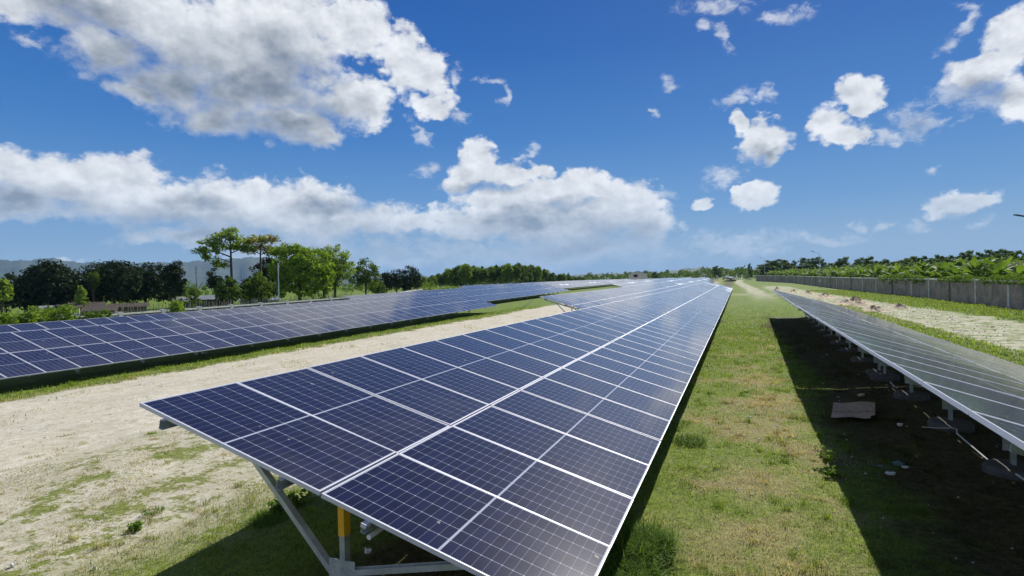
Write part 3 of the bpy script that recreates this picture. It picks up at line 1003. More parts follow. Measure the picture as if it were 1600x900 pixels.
def crown_centers(rng, n, r, zc, rz, lobes=6, fill=0.35, holes=0.0):
    """clump centres on the lumpy shell (and partly inside) of an ellipsoid crown"""
    ld = rng.normal(size=(lobes, 3)); ld /= np.linalg.norm(ld, axis=1)[:, None]
    d = rng.normal(size=(n * 2, 3)); d /= np.linalg.norm(d, axis=1)[:, None]
    d = d[d[:, 2] > -0.75][:n]
    lump = np.max(d @ ld.T, 1)
    rad = 0.66 + 0.40 * lump ** 3
    inner = rng.random(len(d)) < fill
    rad = np.where(inner, rad * rng.uniform(0.35, 0.85, len(d)), rad)
    if holes:
        k = np.sin(d[:, 0] * 7 + ld[0, 0] * 9) * np.sin(d[:, 1] * 6 + ld[1, 1] * 9) * np.sin(d[:, 2] * 7 + 2) > -holes
        d, rad = d[k], rad[k]
    return d * rad[:, None] * np.array([r, r, rz]) + np.array([0, 0, zc])


def trunk_mesh(rng, h, r0, crown_z, spread, nb=6, mat=mt_bark, lean=0.0, name='trunk', tips=None):
    b = MB()
    pts = []; rad = []
    for i in range(7):
        t_ = i / 6
        pts.append((lean * t_ * h + 0.06 * h * 0.3 * math.sin(3 * t_ + rng.random()), 0.05 * h * 0.3 * math.sin(4 * t_), h * t_))
        rad.append(r0 * (1.15 - 0.85 * t_) if i else r0 * 1.4)
    b.tube(pts, rad, 8)
    for k in range(nb):
        z0 = crown_z * (0.75 + 0.25 * rng.random()) + (h - crown_z) * 0.5 * rng.random()
        a = 2 * math.pi * (k + rng.random() * 0.6) / nb
        if tips is not None:
            tp = Vector(tips[k % len(tips)])
        else:
            tp = Vector((math.cos(a) * spread * 0.7, math.sin(a) * spread * 0.7, z0 + (h - z0) * 0.6 + 0.4))
        z0 = min(z0, tp.z * 0.9)
        s = Vector((lean * z0, 0, z0))
        mid = s.lerp(tp, 0.5) + Vector((0, 0, 0.12 * (tp - s).length))
        b.tube([s, s.lerp(mid, 0.5) + Vector((0, 0, 0.05)), mid, tp], [r0 * 0.45, r0 * 0.36, r0 * 0.26, r0 * 0.08], 6)
    return b.mesh(name, mat, True)


def make_tree(name, seed, h, r, crown_lo, mat, n_clumps=150, n_per=34, leaf=0.34, clump=0.55, trunk_r=0.16, bark=mt_bark, lobes=7, fill=0.35,
              holes=0.0, nb=6, lean=0.0):
    rng = np.random.default_rng(seed)
    root = empty(name)
    zc = (h + crown_lo) / 2; rz = (h - crown_lo) / 2
    cen = crown_centers(rng, n_clumps, r, zc, rz, lobes, fill, holes)
    cen[:, 0] += lean * cen[:, 2]
    q, tone = leaves(rng, cen, n_per, clump * (0.7 + 0.6 * rng.random(len(cen))), leaf)
    link('crown', np_mesh('crown', q, 4, mat, tone), root)
    link('trunk', trunk_mesh(rng, h * 0.82, trunk_r, crown_lo, r, nb, bark, lean), root)
    return root


def at(px, D_, z_off=0.0):
    """the point at horizontal distance D in the bearing of photo column px"""
    ypx = 431 + (1155 - px) * 0.0227
    d = pixdir(px, ypx); k = D_ / math.hypot(d.x, d.y)
    x, y = d.x * k, d.y * k
    return Vector((x, y, gz(x, y) + z_off))


def z_at(px, py, D_):
    d = pixdir(px, py)
    return CAM_Z + d.z * D_ / math.hypot(d.x, d.y)


def deg_w(px, wpx, D_):
    a, b2 = pixdir(px - wpx / 2, 440), pixdir(px + wpx / 2, 440)
    return D_ * abs(math.atan2(a.x, a.y) - math.atan2(b2.x, b2.y))


def plant_tree(px, ytop, wpx, D_, mat, seed, label, lo=0.25, group=None, name='tree', **kw):
    p = at(px, D_)
    h = z_at(px, ytop, D_) - p.z
    r = deg_w(px, wpx, D_) / 2
    t_ = make_tree(name, seed, h, r, h * lo, mat, **kw)
    t_.location = p; t_.rotation_euler.z = seed * 1.3
    tag(t_, label, 'tree', group)
    return t_


# left-hand trees
plant_tree(38, 427, 135, 100, L_DARK, 11, 'dark dense tree at the far left edge behind the bushes', lo=0.02, n_clumps=240, clump=0.8, leaf=0.42)
plant_tree(90, 408, 100, 98, L_DARK, 12, 'dark domed tree second from the left, above the pale hut roof', lo=0.05, n_clumps=240, clump=0.8, leaf=0.42)
plant_tree(178, 408, 98, 100, L_DARK, 13, 'dark rounded tree just right of the gap behind the huts', lo=0.03, n_clumps=260, clump=0.9, leaf=0.42)
plant_tree(226, 415, 100, 104, L_DARK, 14, 'dark tree with broad crown in the middle of the left clump', lo=0.03, n_clumps=260, clump=0.9, leaf=0.42)
plant_tree(272, 408, 34, 96, L_DARK, 15, 'narrow dark tree with drooping tip at the right end of the left clump', lo=0.2, n_clumps=80, clump=0.6, leaf=0.4)
plant_tree(146, 416, 24, 96, L_MID, 16, 'thin wispy tree in front of the mountain, left of the dark clump', lo=0.3, n_clumps=26, clump=0.5, leaf=0.3, holes=0.2, nb=4)
plant_tree(4, 438, 22, 88, L_LIGHT, 17, 'slim light green tree cut by the left border', lo=0.4, n_clumps=40, clump=0.5, leaf=0.35)


def spread_tree(px, D_, label, tiers, ybase_trunk_top, mat, seed, trunk_r=0.17, bark=mt_bark):
    """open crown: layered flat foliage pads on level limbs; tiers in photo px: (dx, y, half width, half height)"""
    rng = np.random.default_rng(seed)
    p = at(px, D_)
    root = empty('tree', p)
    a = pixdir(px, 440); side = Vector((a.y, -a.x, 0)).normalized()
    depth = Vector((a.x, a.y, 0)).normalized()
    m_per_px = deg_w(px, 10, D_) / 10
    cens = []; spr = []; tips = []
    for (dxp, y, hw, hh) in tiers:
        zc = z_at(px, y, D_) - p.z
        c0 = side * (dxp * m_per_px)
        dd_ = rng.uniform(-1, 1) * hw * m_per_px * 0.7
        c0 = c0 + depth * dd_
        tips.append((c0.x, c0.y, zc - hh * m_per_px * 0.5))
        n = max(6, int(hw * hh / 6))
        for _ in range(n):
            r_ = math.sqrt(rng.random()); an = rng.random() * 6.28
            v_ = side * (math.cos(an) * r_ * hw * m_per_px) + depth * (math.sin(an) * r_ * hw * m_per_px)
            cens.append((c0.x + v_.x, c0.y + v_.y, zc + rng.uniform(-1, 1) * hh * m_per_px * 0.8))
            spr.append(0.45 + 0.3 * rng.random())
    q, tone = leaves(rng, np.array(cens), 30, np.array(spr), 0.34)
    link('crown', np_mesh('crown', q, 4, mat, tone), root)
    H_ = z_at(px, ybase_trunk_top, D_) - p.z
    b = MB()
    pts = [(0, 0, 0), (0.05, 0, H_ * 0.3), (-0.05, 0.05, H_ * 0.6), (0.05, 0, H_ * 0.85), (0, 0, H_)]
    b.tube(pts, [trunk_r * 1.3, trunk_r, trunk_r * 0.8, trunk_r * 0.5, trunk_r * 0.15], 8)
    for tp in tips:
        tp = Vector(tp)
        horiz = math.hypot(tp.x, tp.y)
        z0 = max(H_ * 0.35, min(tp.z - 0.25 * horiz, H_ * 0.9))
        s_ = Vector((0, 0, z0))
        mid = s_.lerp(tp, 0.55) + Vector((0, 0, 0.1 * (tp - s_).length))
        b.tube([s_, mid, tp], [trunk_r * 0.42, trunk_r * 0.28, trunk_r * 0.08], 6)
    link('trunk', b.mesh('trunk', bark, True), root)
    tag(root, label, 'tree')
    return root


spread_tree(362, 84, 'tall slender tree with flat layered light green pads of leaves',
            [(2, 360, 14, 4), (-14, 370, 18, 5), (8, 372, 12, 5), (-26, 380, 20, 5), (-36, 392, 18, 4), (-6, 386, 20, 5), (14, 384, 16, 5),
             (-30, 402, 16, 3), (-16, 411, 12, 5), (26, 388, 12, 4), (-44, 390, 8, 3)], 358, L_LIGHT, 21)
spread_tree(408, 86, 'slender tree with rust tinged layered crown touching the round bushy tree',
            [(-24, 380, 16, 4), (-8, 376, 16, 4), (8, 374, 16, 5), (20, 371, 10, 4), (0, 386, 18, 5), (16, 392, 12, 5), (-14, 392, 12, 3)], 374, L_RUST, 22)
plant_tree(357, 428, 44, 82, L_MID, 23, 'low leafy tree round the foot of the slender layered tree', lo=0.1, n_clumps=60, clump=0.5)
plant_tree(336, 420, 22, 88, L_DARK, 24, 'small dark tree left of the slender layered trunk', lo=0.45, n_clumps=26, clump=0.5)
plant_tree(415, 405, 44, 90, L_DARK, 25, 'dark tree standing behind the lamp pole', lo=0.1, n_clumps=110, clump=0.6)
plant_tree(392, 432, 40, 88, L_DARK, 26, 'low dark tree between the lamp pole and the layered tree', lo=0.1, n_clumps=60, clump=0.6)
plant_tree(404, 426, 46, 84, L_MID, 38, 'low mid green tree round the foot of the rust tinged tree', lo=0.08, n_clumps=70, clump=0.5)
plant_tree(470, 375, 98, 78, L_BRIGHT, 27, 'big round bushy green tree right of the lamp pole', lo=0.08, n_clumps=420, clump=0.62, leaf=0.34, trunk_r=0.22, lobes=12, fill=0.3)
plant_tree(523, 383, 62, 84, L_LIGHT, 28, 'light green tree with ragged crown right of the big round one', lo=0.25, n_clumps=150, clump=0.6, leaf=0.34, trunk_r=0.2, holes=0.25)
plant_tree(505, 398, 66, 81, L_MID, 29, 'mid green tree filling the gap between the two big crowns', lo=0.12, n_clumps=130, clump=0.6, leaf=0.34)
plant_tree(571, 408, 46, 100, L_MID, 30, 'small dark green tree standing free in the open field', lo=0.2, n_clumps=100, clump=0.6, leaf=0.38, holes=0.2)
plant_tree(590, 432, 22, 104, L_MID, 31, 'low round tree right of the free standing one', lo=0.1, n_clumps=40, clump=0.6)
plant_tree(604, 424, 18, 118, L_DARK, 32, 'thin dark tree, left of a pair by the thin white pole', lo=0.15, n_clumps=50, clump=0.7)
plant_tree(619, 422, 18, 118, L_DARK, 33, 'thin dark tree, right of a pair by the thin white pole', lo=0.15, n_clumps=50, clump=0.7)
plant_tree(641, 417, 36, 112, L_DARK, 34, 'dark bushy tree right behind the thin white pole', lo=0.1, n_clumps=110, clump=0.7)

# belt of tall trees, 660 to 880 px
rng = np.random.default_rng(5)
BELT = [make_tree('forest_tree', 40 + k, 10.0, [2.3, 2.8, 2.0, 2.6][k], [3.0, 0.8, 3.4, 1.6][k], [L_MID, L_FAR, L_MID, L_LIGHT][k], n_clumps=130, clump=0.8,
                  leaf=0.55, n_per=34, trunk_r=0.13, bark=mt_pale_bark, holes=0.15) for k in range(4)]
prof = [(655, 435), (680, 430), (690, 424), (712, 416), (728, 412), (745, 417), (765, 417), (790, 414), (815, 411), (835, 414), (850, 421), (870, 425), (892, 430), (915, 433)]
pr_x = [p_[0] for p_ in prof]; pr_y = [p_[1] for p_ in prof]
placed = 0
for rowi, D0 in enumerate((165, 185, 210)):
    pxx = 652
    while pxx < 915:
        D1 = D0 + rng.uniform(-6, 6) + max(0, pxx - 800) * 0.8
        k = int(rng.integers(0, 4))
        yt = float(np.interp(pxx, pr_x, pr_y)) + rng.uniform(-1.5, 4) + rowi * 0.5
        p = at(pxx, D1)
        h = z_at(pxx, yt, D1) - p.z
        o = BELT[k] if placed == k and rowi == 0 and placed < 4 and False else copy_tree(BELT[k])
        o.location = p
        s = h / 10.0
        o.scale = (s * rng.uniform(0.85, 1.2), s * rng.uniform(0.85, 1.2), s)
        o.rotation_euler.z = rng.uniform(0, 6.28)
        tag(o, 'tall pale trunked tree in the dense belt beyond the left arrays', 'tree', 'belt of tall trees beyond the left arrays')
        placed += 1
        pxx += rng.uniform(7, 12)

# trees behind the plantation on the right
RT = [(1203, 406, 16), (1212, 405, 16), (1222, 404, 18), (1232, 410, 14), (1239, 406, 9), (1262, 402, 22), (1272, 401, 22), (1287, 404, 9), (1317, 401, 20), (1344, 402, 16),
      (1362, 400, 20), (1380, 404, 14), (1413, 404, 20), (1432, 400, 18), (1448, 399, 20), (1470, 397, 18), (1490, 398, 20), (1508, 391, 26),
      (1530, 393, 20), (1552, 389, 30), (1565, 388, 26), (1590, 391, 28), (1612, 392, 28), (1300, 413, 20), (1335, 412, 20), (1398, 408, 24)]
RT += [(1200 + 17 * k_, 411 - 0.035 * 17 * k_ + 3 * math.sin(k_ * 2.3), 24) for k_ in range(25) if k_ > 10 or k_ % 3 == 0]
for (px_i, yt, wp) in RT:
    D1 = (175 if px_i > 1300 else 275) + rng.uniform(-12, 12)
    p = at(px_i, D1)
    h = z_at(px_i, yt, D1) - p.z
    k = int(rng.integers(0, 2))
    o = copy_tree(BELT[1])
    o.location = p
    s = h / 10.0
    wsc = deg_w(px_i, wp * 1.35, D1) / 2 / 2.5
    o.scale = (wsc, wsc, s); o.rotation_euler.z = rng.uniform(0, 6.28)
    o.name = 'tree'
    tag(o, 'dark spreading tree rising behind the banana plantation at the right', 'tree', 'trees behind the banana plantation')

# distant single trees on the skyline and the far wood
for (px_i, yt, wp, lab) in ((1025, 424, 12, 'small round tree on the far skyline right of the shed'), (1120, 415, 14, 'round light green tree on the far skyline behind the hilltop arrays'),
                            (1172, 411, 7, 'lone tall thin tree on the skyline left of the plantation'), (1008, 422, 5, 'tiny dark tree just behind the shed roof'),
                            (889, 426, 5, 'small pointed tree at the right end of the forest belt')):
    D1 = 330
    p = at(px_i, D1); h = z_at(px_i, yt, D1) - p.z
    o = copy_tree(BELT[1]); o.name = 'tree'
    o.location = p; wsc = deg_w(px_i, wp, D1) / 2 / 2.5; o.scale = (wsc, wsc, h / 10)
    tag(o, lab, 'tree')
for o in BELT:
    for c_ in list(o.children):
        bpy.data.objects.remove(c_)
    bpy.data.objects.remove(o)

cens = []; spr = []
for _ in range(2600):
    px_i = rng.uniform(560, 1330)
    D1 = rng.uniform(360, 620)
    p = at(px_i, D1)
    top = float(np.interp(px_i, [560, 880, 960, 1060, 1110, 1180, 1240, 1330], [446, 434, 429, 426, 420, 421, 419, 419])) + 2.2 * math.sin(px_i * 0.21) + 1.2 * math.sin(px_i * 0.57 + 1)
    h = max(3.0, z_at(px_i, top, D1) - p.z)
    zz = p.z + h * rng.uniform(0.05, 1.0) ** 0.8
    cens.append((p.x, p.y, zz)); spr.append(rng.uniform(1.2, 2.4))
q, tone = leaves(rng, np.array(cens), 9, np.array(spr), 1.7)
tag(link('far_wood', np_mesh('far_wood', q, 4, L_FAR, tone)), 'far off wood closing the horizon behind the arrays', 'wood', kind='stuff')
cens = []; spr = []
for _ in range(900):
    px_i = rng.uniform(-40, 640)
    D1 = rng.uniform(190, 330)
    p = at(px_i, D1)
    top = float(np.interp(px_i, [0, 300, 450, 560, 640], [445, 442, 440, 446, 441])) + 2 * math.sin(px_i * 0.17)
    h = max(1.5, z_at(px_i, top, D1) - p.z)
    cens.append((p.x, p.y, p.z + h * rng.uniform(0.05, 1.0))); spr.append(rng.uniform(0.9, 1.6))
q, tone = leaves(rng, np.array(cens), 12, np.array(spr), 0.9)
tag(link('far_scrub', np_mesh('far_scrub', q, 4, L_MID, tone)), 'low far scrub behind the huts and left trees', 'scrub', kind='stuff')


def bush(px, ytop, wpx, D_, seed, mat, label, group=None):
    rng = np.random.default_rng(seed)
    p = at(px, D_)
    h = z_at(px, ytop, D_) - p.z; r = deg_w(px, wpx, D_) / 2
    root = empty('bush', p)
    cen = crown_centers(rng, 70, r, h * 0.5, h * 0.55, 6, 0.4)
    q, tone = leaves(rng, cen, 26, 0.32, 0.22)
    link('foliage', np_mesh('foliage', q, 4, mat, tone), root)
    b = MB()
    for k in range(5):
        a = k * 1.26
        b.tube([(0, 0, 0), (math.cos(a) * r * 0.3, math.sin(a) * r * 0.3, h * 0.45), (math.cos(a) * r * 0.6, math.sin(a) * r * 0.6, h * 0.8)], [0.04, 0.03, 0.01], 5)
    b.build('stem', mt_bark, root)
    tag(root, label, 'bush', group)


bush(10, 486, 60, 46.8, 51, L_BRIGHT, 'light green bush at the left border behind the second row')
bush(45, 484, 56, 47.7, 52, L_LIGHT, 'yellowish leafy bush, second from the left border')
bush(92, 478, 60, 48.6, 53, L_BRIGHT, 'tallest bright bush in front of the huts')
bush(68, 482, 30, 52.2, 54, L_RUST, 'small reddish bush between the green ones')
bush(150, 487, 60, 48.6, 55, L_MID, 'low spreading bush in front of the bamboo fence')
bush(274, 474, 24, 50.4, 56, L_BRIGHT, 'round bush growing against the low concrete wall')
bush(126, 449, 16, 90, 57, L_LIGHT, 'bright bush behind the huts in the gap between dark trees')
bush(300, 444, 40, 92, 58, L_MID, 'light green bush left of the layered tree behind the roofs')
bush(700, 447, 40, 150, 59, L_LIGHT, 'bright low bush at the foot of the forest belt')
bush(668, 441, 30, 150, 60, L_LIGHT, 'pale bush left of the forest belt')

# ------------------------------------------------------------------ hills
HP = [(-150, 408), (-60, 407), (0, 406.5), (40, 407), (62, 405), (80, 402.5), (98, 406), (120, 410), (200, 411.5), (290, 409), (330, 406), (400, 401.5), (470, 405),
      (540, 416), (580, 424), (600, 430), (640, 430), (700, 434), (800, 433), (860, 431), (905, 429.5), (950, 427.5), (985, 427.5), (1040, 424.5), (1068, 420), (1095, 418), (1130, 419.5), (1170, 421),
      (1230, 417), (1290, 417), (1340, 414), (1420, 413), (1500, 413), (1600, 412), (1750, 412)]


def hill(name, D_, sel, label_depth, mat, drop=0):
    b = MB(); rngh = random.Random(3)
    pts = []
    xs_ = np.arange(sel[0], sel[1], 4.0)
    rows_ = []
    for x in xs_:
        y = float(np.interp(x, [h_[0] for h_ in HP], [h_[1] for h_ in HP])) + drop
        zt = z_at(x, y, D_) + 4 * math.sin(x * 0.23) * D_ / 5000 + 3 * math.sin(x * 0.61) * D_ / 5000
        d = pixdir(x, 440); u_ = Vector((d.x, d.y, 0)).normalized()
        ring = []
        for (k, dd_, zz) in ((0, -label_depth, -8), (1, -label_depth * 0.62, 0.30), (2, -label_depth * 0.3, 0.66), (3, 0, 1.0), (4, label_depth * 0.6, 0.5), (5, label_depth, -8)):
            z = zz if zz == -8 else zt * zz + (math.sin(x * 0.11 + k * 2) + math.sin(x * 0.043 + k)) * zt * 0.05 * (k in (1, 2))
            ring.append(tuple(u_ * (D_ + dd_ + (math.sin(x * 0.12 + k) * label_depth * 0.05 if k in (1, 2) else 0)) + Vector((0, 0, z))))
        rows_.append(ring)
    vs = [p for r_ in rows_ for p in r_]
    fs = []
    for i in range(len(rows_) - 1):
        for k in range(5):
            a = i * 6 + k
            fs.append((a, a + 6, a + 7, a + 1))
    b.add(vs, fs)
    o = b.build(name, mat, smooth=True)
    tag(o, kind='structure')


mt_hill = simple('forested_hillside', (0.030, 0.050, 0.024), 0.95, 0, 0.5, 0.004)
hill('hills', 4300, (-150, 640), 1200, mt_hill)
hill('low_hills', 2600, (640, 1750), 700, mt_hill)

# ------------------------------------------------------------------ right-hand brick wall
WALL = [(19.6, 26.0), (19.3, 48.0), (19.1, 80.0), (17.3, 108.0), (15.3, 190.0), (6.2, 236.0)]
WH = 2.05


def along(poly, step):
    out_ = []; acc = 0
    for i in range(len(poly) - 1):
        a, b_ = Vector(poly[i]), Vector(poly[i + 1])
        L = (b_ - a).length; n = max(1, round(L / step))
        for k in range(n):
            out_.append(a.lerp(b_, k / n))
    out_.append(Vector(poly[-1]))
    return out_


wp = along(WALL, 6.3)
wroot = empty('perimeter_wall', (wp[0].x, wp[0].y, gz(wp[0].x, wp[0].y)))
org = wroot.location.copy()
ucum = 0
for i in range(len(wp) - 1):
    a, b_ = wp[i], wp[i + 1]
    za, zb = gz(a.x, a.y), gz(b_.x, b_.y)
    d = (b_ - a).normalized(); nrm = Vector((-d.y, d.x))
    L = (b_ - a).length
    me = bpy.data.meshes.new('brick_panel')
    t2 = 0.10
    a2, b2 = a + d * 0.14, b_ - d * 0.14
    vs = []
    for (p_, z_) in ((a2, za), (b2, zb)):
        for sgn in (1, -1):
            q_ = p_ + nrm * (t2 * sgn)
            vs.append((q_.x, q_.y, z_ - 0.3)); vs.append((q_.x, q_.y, z_ + WH))
    vs = [tuple(Vector(v_) - org) for v_ in vs]
    me.from_pydata(vs, [], [(0, 4, 5, 1), (2, 3, 7, 6), (1, 5, 7, 3), (0, 1, 3, 2), (4, 6, 7, 5)])
    uvl = me.uv_layers.new(name='UVMap')
    for lp in me.loops:
        v_ = me.vertices[lp.vertex_index].co
        uvl.data[lp.index].uv = (ucum + (Vector((v_.x + org.x, v_.y + org.y)) - a).dot(d), v_.z + org.z)
    me.materials.append(mt_brick)
    link('brick_panel', me, wroot)
    ucum += L
    c = MB()
    c.bar(Vector((a2.x, a2.y, za + WH + 0.06)) - org, Vector((b2.x, b2.y, zb + WH + 0.06)) - org, 0.36, 0.12)
    c.build('coping', mt_conc_l, wroot)
for i, p_ in enumerate(wp):
    d = (wp[min(i + 1, len(wp) - 1)] - wp[max(i - 1, 0)]).normalized()
    ang = math.atan2(d.y, d.x)
    z_ = gz(p_.x, p_.y)
    c = MB()
    c.box(Vector((p_.x, p_.y, z_ + WH / 2 - 0.1)) - org, (0.26, 0.30, WH + 0.42), Matrix.Rotation(ang, 3, 'Z'))
    c.box(Vector((p_.x, p_.y, z_ + WH + 0.135)) - org, (0.42, 0.44, 0.05), Matrix.Rotation(ang, 3, 'Z'))
    c.build('pillar', mt_conc_l if i % 3 else mt_conc, wroot)
tag(wroot, 'long weathered brick wall with concrete pillars and pale coping in front of the banana plants', 'wall')

# ------------------------------------------------------------------ banana plantation
def banana_mesh(seed, h):
    rng = np.random.default_rng(seed)
    quads_ = []; tones = []
    nl = int(rng.integers(12, 16))
    for k in range(nl):
        a = k * 2.4 + rng.random() * 0.6
        L = rng.uniform(1.4, 2.5); wd = rng.uniform(0.24, 0.36)
        rise = rng.uniform(0.7, 1.45)          # start angle above level
        droop = rng.uniform(0.6, 1.7)
        base = np.array([0, 0, h * rng.uniform(0.40, 0.64)])
        p = base.copy(); ang = rise
        n = 12
        side = np.array([-math.sin(a), math.cos(a), 0.0])
        tn = rng.random() * 0.6
        prev = None
        tw = rng.uniform(-0.5, 0.5)
        for i in range(n + 1):
            t_ = i / n
            dirv = np.array([math.cos(a) * math.cos(ang), math.sin(a) * math.cos(ang), math.sin(ang)])
            up_ = np.cross(side, dirv) * -1
            sd = side * math.cos(tw) + np.cross(side, dirv) * math.sin(tw)
            ww = 0.03 if t_ < 0.16 else wd * math.sin(math.pi * min(1, (t_ - 0.12) / 0.90) ** 0.7) + 0.01
            fold = 0.35 * ww
            Lp = p + sd * ww - np.cross(sd, dirv) * fold * -1
            Rp = p - sd * ww - np.cross(sd, dirv) * fold * -1
            cur = (p.copy(), Lp, Rp)
            if prev is not None:
                if not (0.25 < t_ < 0.97 and rng.random() < 0.10):
                    quads_ += [prev[0], prev[1], cur[1], cur[0]]; tones.append(tn + rng.random() * 0.25)
                if not (0.25 < t_ < 0.97 and rng.random() < 0.10):
                    quads_ += [prev[0], cur[0], cur[2], prev[2]]; tones.append(tn + rng.random() * 0.25)
            prev = cur
            p = p + dirv * L / n
            ang -= droop / n * (0.5 + t_)
    me = np_mesh('leaves', np.array(quads_), 4, L_BANANA, np.clip(np.array(tones), 0, 1))
    b = MB()
    b.tube([(0, 0, -0.1), (0.02, 0, h * 0.3), (0, 0.02, h * 0.62)], [0.15, 0.12, 0.06], 8)
    return me, b.mesh('pseudostem', mt_banana_stem, True)


mt_banana_stem = simple('banana_stem', (0.20, 0.21, 0.09), 0.7, 0, 0.4, 4.0)
BM = [banana_mesh(300 + k, 4.4) for k in range(6)]
rb = random.Random(9)
nban = 0


def wall_x(y):
    return float(np.interp(y, [w_[1] for w_ in WALL], [w_[0] for w_ in WALL]))


for r_i in range(4):
    y = 40 + r_i * 1.2
    while y < 232 and nban < 290:
        x = wall_x(min(y, 236)) + 2.3 + r_i * 2.7 + rb.uniform(-0.7, 0.7)
        sc_ = rb.uniform(0.86, 1.14) * (1 + 0.03 * r_i)
        k = rb.randrange(6)
        root = empty('banana_plant', (x, y, gz(x, y)), (0, 0, rb.uniform(0, 6.28)))
        root.scale = (sc_, sc_, sc_)
        link('leaves', BM[k][0], root); link('pseudostem', BM[k][1], root)
        tag(root, 'broad leaved banana plant in the dense plantation behind the brick wall', 'banana plant', 'banana plants in the plantation')
        nban += 1
        y += rb.uniform(2.2, 3.0) * (1 + max(0, y - 80) / 260)
# the plantation's depth beyond the front plants
allv = []; allt = []
for _ in range(330):
    y = rb.uniform(55, 240); x = wall_x(min(y, 236)) + rb.uniform(13, 60)
    me = BM[rb.randrange(6)][0]
    n = len(me.vertices); co = np.empty(n * 3, dtype=np.float32); me.vertices.foreach_get('co', co); co = co.reshape(-1, 3)
    tn = np.empty(n, dtype=np.float32); me.attributes['tone'].data.foreach_get('value', tn)
    a = rb.uniform(0, 6.28); s_ = rb.uniform(0.85, 1.08)
    rot = np.array([[math.cos(a), -math.sin(a), 0], [math.sin(a), math.cos(a), 0], [0, 0, 1]])
    allv.append(co @ rot.T * s_ + np.array([x, y, gz(x, y)])); allt.append(tn[::4])
tag(link('banana_thicket', np_mesh('banana_thicket', np.concatenate(allv), 4, L_BANANA, np.concatenate(allt))),
    'deeper mass of banana leaves behind the front plants', 'plantation', kind='stuff')

# creepers over the wall top
def vine(y0, y1, seed, label, hang=0.6, top=0.5):
    rng = np.random.default_rng(seed)
    n = int((y1 - y0) * 22)
    yv = rng.uniform(y0, y1, n)
    cen = []
    for y in yv:
        x = wall_x(y); t_ = (y - y0) / (y1 - y0)
        e = math.sin(math.pi * t_) ** 0.5
        z = gz(x, y) + WH + rng.uniform(-hang * e * (0.6 + 0.4 * math.sin(y * 2.1)), top * e)
        cen.append((x + rng.uniform(-0.28, 0.5), y, z))
    q, tone = leaves(rng, np.array(cen), 16, 0.26, 0.17)
    me = np_mesh('creeper', q, 4, L_VINE, tone)
    me.transform(Matrix.Translation((-wall_x(y0), -y0, -gz(wall_x(y0), y0))))
    o = link('creeper', me, None, (wall_x(y0), y0, gz(wall_x(y0), y0)))
    tag(o, label, 'creeper')


vine(75, 93, 71, 'leafy creeper spilling over the wall top at its middle', 0.75, 0.6)
vine(47, 60, 72, 'leafy creeper over the wall top beside the right border', 0.35, 0.55)
vine(61, 70, 73, 'thin creeper trailing along the coping between the two thick ones', 0.12, 0.45)

# ------------------------------------------------------------------ lamp posts
def lamp(p, h, arm_dir, arm_len, label, rise=0.6, box=True):
    root = empty('street_lamp', p)
    b = MB()
    b.tube([(0, 0, 0), (0, 0, h * 0.5), (0, 0, h - rise)], [0.085, 0.07, 0.055], 10)
    b.box((0, 0, 0.02), (0.36, 0.36, 0.04))
    b.build('pole', mt_pole, root)
    ad = Vector(arm_dir).normalized()
    tip = Vector((0, 0, h - rise)) + ad * arm_len + Vector((0, 0, rise))
    b = MB(); b.tube([(0, 0, h - rise - 0.1), Vector((0, 0, h - rise)) + ad * 0.15 + Vector((0, 0, 0.12)), tip], [0.04, 0.035, 0.03], 8)
    b.build('arm', mt_pole, root)
    b = MB()
    e = tip + ad * 0.6 + Vector((0, 0, 0.20))
    b.bar(tip - ad * 0.05, e, 0.26, 0.09)
    b.bar(tip + (e - tip) * 0.1 + Vector((0, 0, 0.05)), tip + (e - tip) * 0.75 + Vector((0, 0, 0.05)), 0.16, 0.06)
    b.build('lamp_head', mt_lamphead, root)
    if box:
        b = MB(); b.box((0, -0.12, 1.3), (0.32, 0.2, 0.45)); b.build('junction_box', mt_white, root)
        b = MB(); b.box((0, -0.1, h * 0.62), (0.3, 0.18, 0.5)); b.build('battery_box', mt_white, root)
    tag(root, label, 'street lamp', 'street lamps along the perimeter')
    return root


pl = at(1281, 139); lamp(pl, z_at(1279, 393, 139) - pl.z, (-1, 0.25, 0), 1.1, 'curved arm street lamp before the brick wall, with white box low on its pole')
pl = at(1195, 215); lamp(pl, z_at(1193, 403, 215) - pl.z, (-1, 0.2, 0), 1.0, 'far street lamp at the distant end of the brick wall', box=False)
# near lamp: pole out of frame on the right, head reaches into view
hd = pixdir(1582, 338); kx = 19.2 / hd.x
hx, hy, hz_ = 18.2, hd.y * 18.2 / hd.x, CAM_Z + hd.z * 18.2 / hd.x
lamp(Vector((hx + 1.75, hy - 0.9, gz(hx, hy))), hz_ - gz(hx, hy) - 0.1, (-1, 0.5, 0), 1.3, 'dark street lamp head reaching in at the right border', rise=0.7)
pl = at(435.5, 73)
lamp_l = empty('lamp_pole', pl)
b = MB(); b.tube([(0, 0, 0), (0, 0, z_at(435, 411, 73) - pl.z)], [0.075, 0.055], 10); b.build('pole', mt_white, lamp_l)
b = MB(); b.box((0, 0, z_at(435, 410, 73) - pl.z), (0.22, 0.16, 0.12)); b.build('cap', mt_lamphead, lamp_l)
tag(lamp_l, 'tall pale pole rising beside the big round bushy tree', 'pole')
pl = at(630, 120)
o = MB(); o.tube([(0, 0, 0), (0, 0, z_at(630, 431, 120) - pl.z)], [0.09, 0.06], 8)
tag(o.build('white_pole', mt_white, None, loc=pl), 'thin white pole in front of the dark bushy tree', 'pole')
pl = at(307, 150)
o = MB(); H_ = z_at(305, 415, 150) - pl.z
o.tube([(0, 0, 0), (0, 0, H_)], [0.12, 0.06], 8); o.box((0, 0, H_ * 0.9), (0.9, 0.08, 0.08)); o.box((0, 0, H_ * 0.8), (0.7, 0.08, 0.08))
